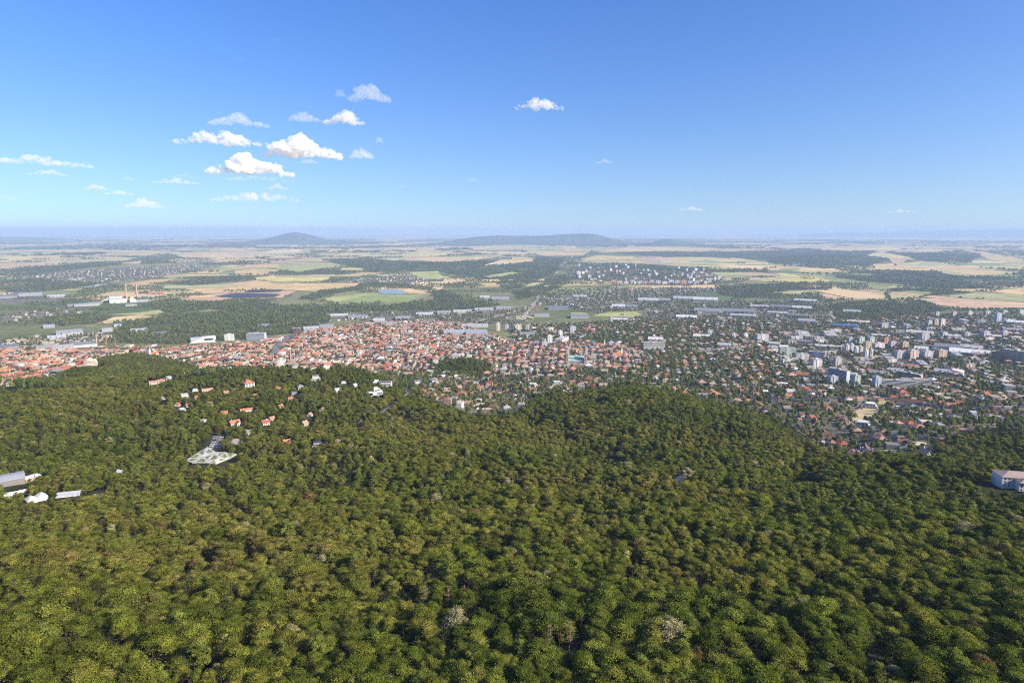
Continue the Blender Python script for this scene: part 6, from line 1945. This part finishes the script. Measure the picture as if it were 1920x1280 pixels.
WT = [
    town_trees(near_w, 2600, 6500, 11, .7, 1.3, WC, .33, 60, near_f),
    town_trees(near_w, 6500, 16000, 24, 1.4, 2.6, WC, .36, 160, near_f, flat=.62),
    town_trees([PLAIN], 3300, 7500, 20, .8, 1.7, WC, .55, 190, near_f + LAKES + [SUBURB, *VILLAGES], flat=.9),
    town_trees([PLAIN], 7500, 17000, 46, 2.4, 4.4, WC, .62, 420, near_f + LAKES + [BLOCKS, *VILLAGES], flat=.5),
    town_trees([[(-60, 446), (1980, 446), (1980, 480), (-60, 480)]], 15000, 40000, 150, 9, 22, WC, .50, 1500, near_f, flat=.14),
]
Pq = np.concatenate([a[0] for a in WT]); Sq = np.concatenate([a[1] for a in WT]); Cq = np.concatenate([a[2] for a in WT])
scatter('woodland', Pq, RNG.uniform(0, 6.28, len(Pq)), Sq, RNG.integers(0, len(bsrc), len(Pq)), {'tint': Cq}, bsrc, 'far woods, tree belts and hedgerows spread over the plain')
print('WOOD', len(Pq), 'towntrees', len(pop))

# ------------------------------------------------------------------ labels that single each thing out
def zone_of(u, v, zones, default):
    for poly, ph in zones:
        if inpoly(np.array([u]), np.array([v]), poly)[0]:
            return ph
    return default
def rect(a, b, c, d_): return [(a, b), (c, b), (c, d_), (a, d_)]
def number_words(i, n):
    if n == 1: return ''
    w = rank + ['twenty-' + r for r in rank[:9]] + ['thirtieth'] + ['thirty-' + r for r in rank[:9]] + ['fortieth'] + ['forty-' + r for r in rank[:9]]
    if i == n - 1 and n > 2: return ', rightmost of them'
    if i == 0: return ', leftmost of them' if n > 2 else ', the left one'
    if n == 2: return ', the right one'
    return f', {w[i]} from left'
def label_all(items, cat, group):
    b = {}
    for it in items:
        b.setdefault((it['text'], it['zone']), []).append(it)
    for (tx, zn), L in b.items():
        L.sort(key=lambda q: q['u'])
        for i, it in enumerate(L):
            if len(L) > 1:
                it['o']['label'] = f'{tx} {zn}{number_words(i, len(L))}'
            else:
                it['o']['label'] = f'{tx} {zn}'
            it['o']['category'] = cat
            it['o']['group'] = group

HZ = [
    (rect(280, 690, 425, 782), 'on left hill, left part'), (rect(425, 690, 540, 782), 'on left hill, middle part'), (rect(540, 690, 690, 782), 'on left hill near its crest'),
    (rect(280, 782, 690, 870), 'deep in the left forest'),
    (rect(-20, 640, 110, 735), 'at the left edge of town'), (rect(110, 640, 330, 735), 'behind the pale quarry face'),
    (rect(330, 640, 560, 705), 'behind the left hill crest'), (rect(560, 640, 700, 712), 'in old town behind left hill'),
    (rect(690, 640, 790, 800), 'just right of the left hill'), (rect(790, 700, 880, 800), 'in the gap between both hills'), (rect(880, 735, 1000, 800), 'low in the gap by right hill'), (rect(790, 640, 1000, 735), 'below the turquoise dome'),
    (rect(1000, 640, 1110, 705), 'close below the cathedral'), (rect(1000, 705, 1110, 760), 'between cathedral and right hill'), (rect(1110, 640, 1200, 760), 'behind the right hill top'), (rect(1200, 640, 1310, 712), 'below the long white school'), (rect(1200, 712, 1310, 790), 'just over the right hill crest'),
    (rect(1310, 640, 1400, 720), 'upslope right of right hill'), (rect(1310, 720, 1400, 800), 'beside the right hill shoulder'), (rect(1400, 640, 1480, 740), 'below the pale green slab'), (rect(1400, 740, 1480, 830), 'under the right hill flank'),
    (rect(1480, 640, 1560, 730), 'left of blue-grey slab'), (rect(1480, 730, 1560, 790), 'in upper right valley'), (rect(1480, 790, 1600, 860), 'in lower right valley'),
    (rect(1560, 640, 1640, 735), 'around the two blue towers'), (rect(1560, 735, 1640, 790), 'above the dry grass slope'), (rect(1600, 790, 1700, 860), 'above the long tiled house'), (rect(1640, 640, 1740, 735), 'around the white clinic blocks'), (rect(1640, 735, 1740, 790), 'behind the dry grass slope'),
    (rect(1740, 640, 1830, 735), 'near the round white drum'), (rect(1740, 735, 1830, 860), 'right of the dry grass slope'), (rect(1830, 640, 1940, 735), 'below the beige hospital'), (rect(1830, 735, 1940, 860), 'at right edge amid dark trees'),
]
SHAPE = dict(gable='gabled house', hip='hip-roofed house', ell='L-shaped house', flat='flat-roofed house', row='long row house', block='big town house')
for h in HOUSES:
    h['text'] = f"{h['wall']} {SHAPE[h['kind']]} with {h['roof']} roof"
    h['zone'] = zone_of(h['u'], h['v'], HZ, 'in the town')
label_all(HOUSES, 'house', 'houses of the town and hillsides')

BZ = [(BLOCKS, 'in the far housing estate'), (rect(1580, 628, 1640, 676), 'in the white twin tower group'), (rect(1550, 696, 1660, 730), 'near the blue-grey slab'), (rect(1720, 575, 1930, 615), 'at the far right edge estate'), (rect(1640, 600, 1930, 645), 'on the right plain'),
      (rect(1640, 640, 1800, 676), 'right of the white twin towers'), (rect(1450, 640, 1580, 695), 'left of the white twin towers'), (rect(900, 590, 1000, 625), 'left of the straight road'), (rect(1000, 580, 1170, 655), 'beyond the cathedral'), (rect(1300, 600, 1450, 645), 'beyond the red-roofed suburb'), (rect(400, 600, 600, 700), 'beyond the left hill')]
for b in BLK:
    if b['label'] is None:
        zn = zone_of(b['u'], b['v'], BZ, 'in the far housing estate')
        size = 'low' if b['o'].name.startswith('apartment_house') else ('tall' if b['h'] > 6.2 else 'low') if zn == 'in the far housing estate' else ('tall' if b['h'] > 15.5 else 'mid-height')
        b['text'] = f"{size} {COLNAME[b['col']]} apartment block"
        if zn == 'in the far housing estate' and b['o'].dimensions is not None:
            zn = zn + (', front row' if b['v'] > 530.9 else (', middle rows' if b['v'] > 516 else ', back rows'))
        b['zone'] = zn
label_all([b for b in BLK if b['label'] is None], 'apartment block', 'apartment blocks of the town')
for b in BLK:
    if b['label']: b['o']['group'] = 'large blocks of the town'

WZ = [(rect(-30, 500, 130, 562), 'by the fields at far left'), (rect(130, 500, 330, 582), 'around the power station'), (rect(-30, 600, 220, 665), 'at left, before the red roofs'), (rect(220, 600, 420, 665), 'beside the large left wood'), (rect(420, 600, 640, 630), 'left of the railway workshops'),
      (rect(600, 575, 830, 612), 'in the railway workshops'), (rect(830, 545, 1000, 592), 'left of the straight road'), (rect(820, 592, 1040, 640), 'behind the old town'), (rect(1000, 545, 1130, 602), 'right of the straight road'), (rect(1130, 545, 1260, 570), 'left of the large white works'), (rect(1230, 545, 1360, 570), 'in the large white works'), (rect(1130, 470, 1280, 500), 'in the golden fields far off'),
      (rect(1130, 566, 1300, 606), 'beside the green sports field'), (rect(1290, 566, 1440, 602), 'in the grey trading park'), (rect(1440, 550, 1560, 615), 'left of the curved road'), (rect(1540, 570, 1680, 640), 'near the curved road'), (rect(1200, 606, 1560, 660), 'amid the right-hand suburb'), (rect(1680, 590, 1930, 640), 'at right before the brown field'), (rect(1620, 640, 1930, 710), 'around the beige hospital')]
for h in HALLS:
    if h['label'] is None:
        c = 'white' if h['rc'] == WR else 'blue' if h['rc'] == BR else 'cream' if h['rc'] == CR else 'grey' if h['rc'] == GR else 'bluish grey'
        h['text'] = f"{'long' if h['w'] > 29 else 'short'} low hall with {c} roof"
        h['zone'] = zone_of(h['u'], h['v'], WZ, 'in the town')
label_all([h for h in HALLS if h['label'] is None], 'hall', 'low halls and warehouses')

TZ = [(rect(-50, 1200, 200, 1400), 'in the bottom left corner'), (rect(200, 1200, 420, 1400), 'bottom edge beside black gap'), (rect(420, 1200, 640, 1400), 'bottom edge left of centre'), (rect(640, 1200, 860, 1400), 'bottom edge just left of centre'), (rect(860, 1200, 1080, 1400), 'at bottom edge, centre'), (rect(1080, 1200, 1300, 1400), 'bottom edge right of centre'), (rect(1300, 1200, 1520, 1400), 'bottom edge, right third'), (rect(1520, 1200, 1730, 1400), 'bottom edge near right corner'), (rect(1730, 1200, 2000, 1400), 'in the bottom right corner'),
      (rect(-50, 1090, 300, 1200), 'low forest, far left'), (rect(300, 1090, 560, 1200), 'low forest, left part'), (rect(560, 1090, 780, 1200), 'low forest left of bare pines'), (rect(780, 1090, 1100, 1200), 'low forest among bare pines'), (rect(1100, 1090, 1400, 1200), 'low forest right of bare pines'), (rect(1400, 1090, 1660, 1200), 'low forest, right part'), (rect(1660, 1090, 2000, 1200), 'low forest, far right'),
      (rect(-50, 965, 500, 1090), 'mid forest at left'), (rect(500, 965, 900, 1090), 'mid forest left of centre'), (rect(900, 965, 1300, 1090), 'mid forest right of centre'), (rect(1300, 965, 2000, 1090), 'mid forest at right'),
      (rect(-50, 700, 560, 965), 'around the folded star roof'), (rect(560, 740, 850, 810), 'below the tiered white villa'), (rect(560, 810, 1000, 965), 'in the central hollow'), (rect(1000, 700, 1400, 965), 'on the right hill'), (rect(1400, 700, 2000, 965), 'in forest below right valley'), (rect(850, 700, 1000, 810), 'at the gap between hills')]
for t in TREES:
    u, v, _ = project(np.array([t['P'][0], t['P'][1], t['P'][2] + 8 * t['s']]))
    t['u'], t['v'] = float(u), float(v)
    sz = '' if t['look'] in ('pale cream', 'rusty brown', 'bare dead', 'bright lime green') else ('large ' if t['s'] > .78 else ('small ' if t['s'] < .52 else ''))
    t['text'] = f"{sz}{t['look']} {t['noun']}"
    t['zone'] = zone_of(t['u'], t['v'], TZ, 'in the forest')
label_all(TREES, 'tree', 'trees of the near forest')
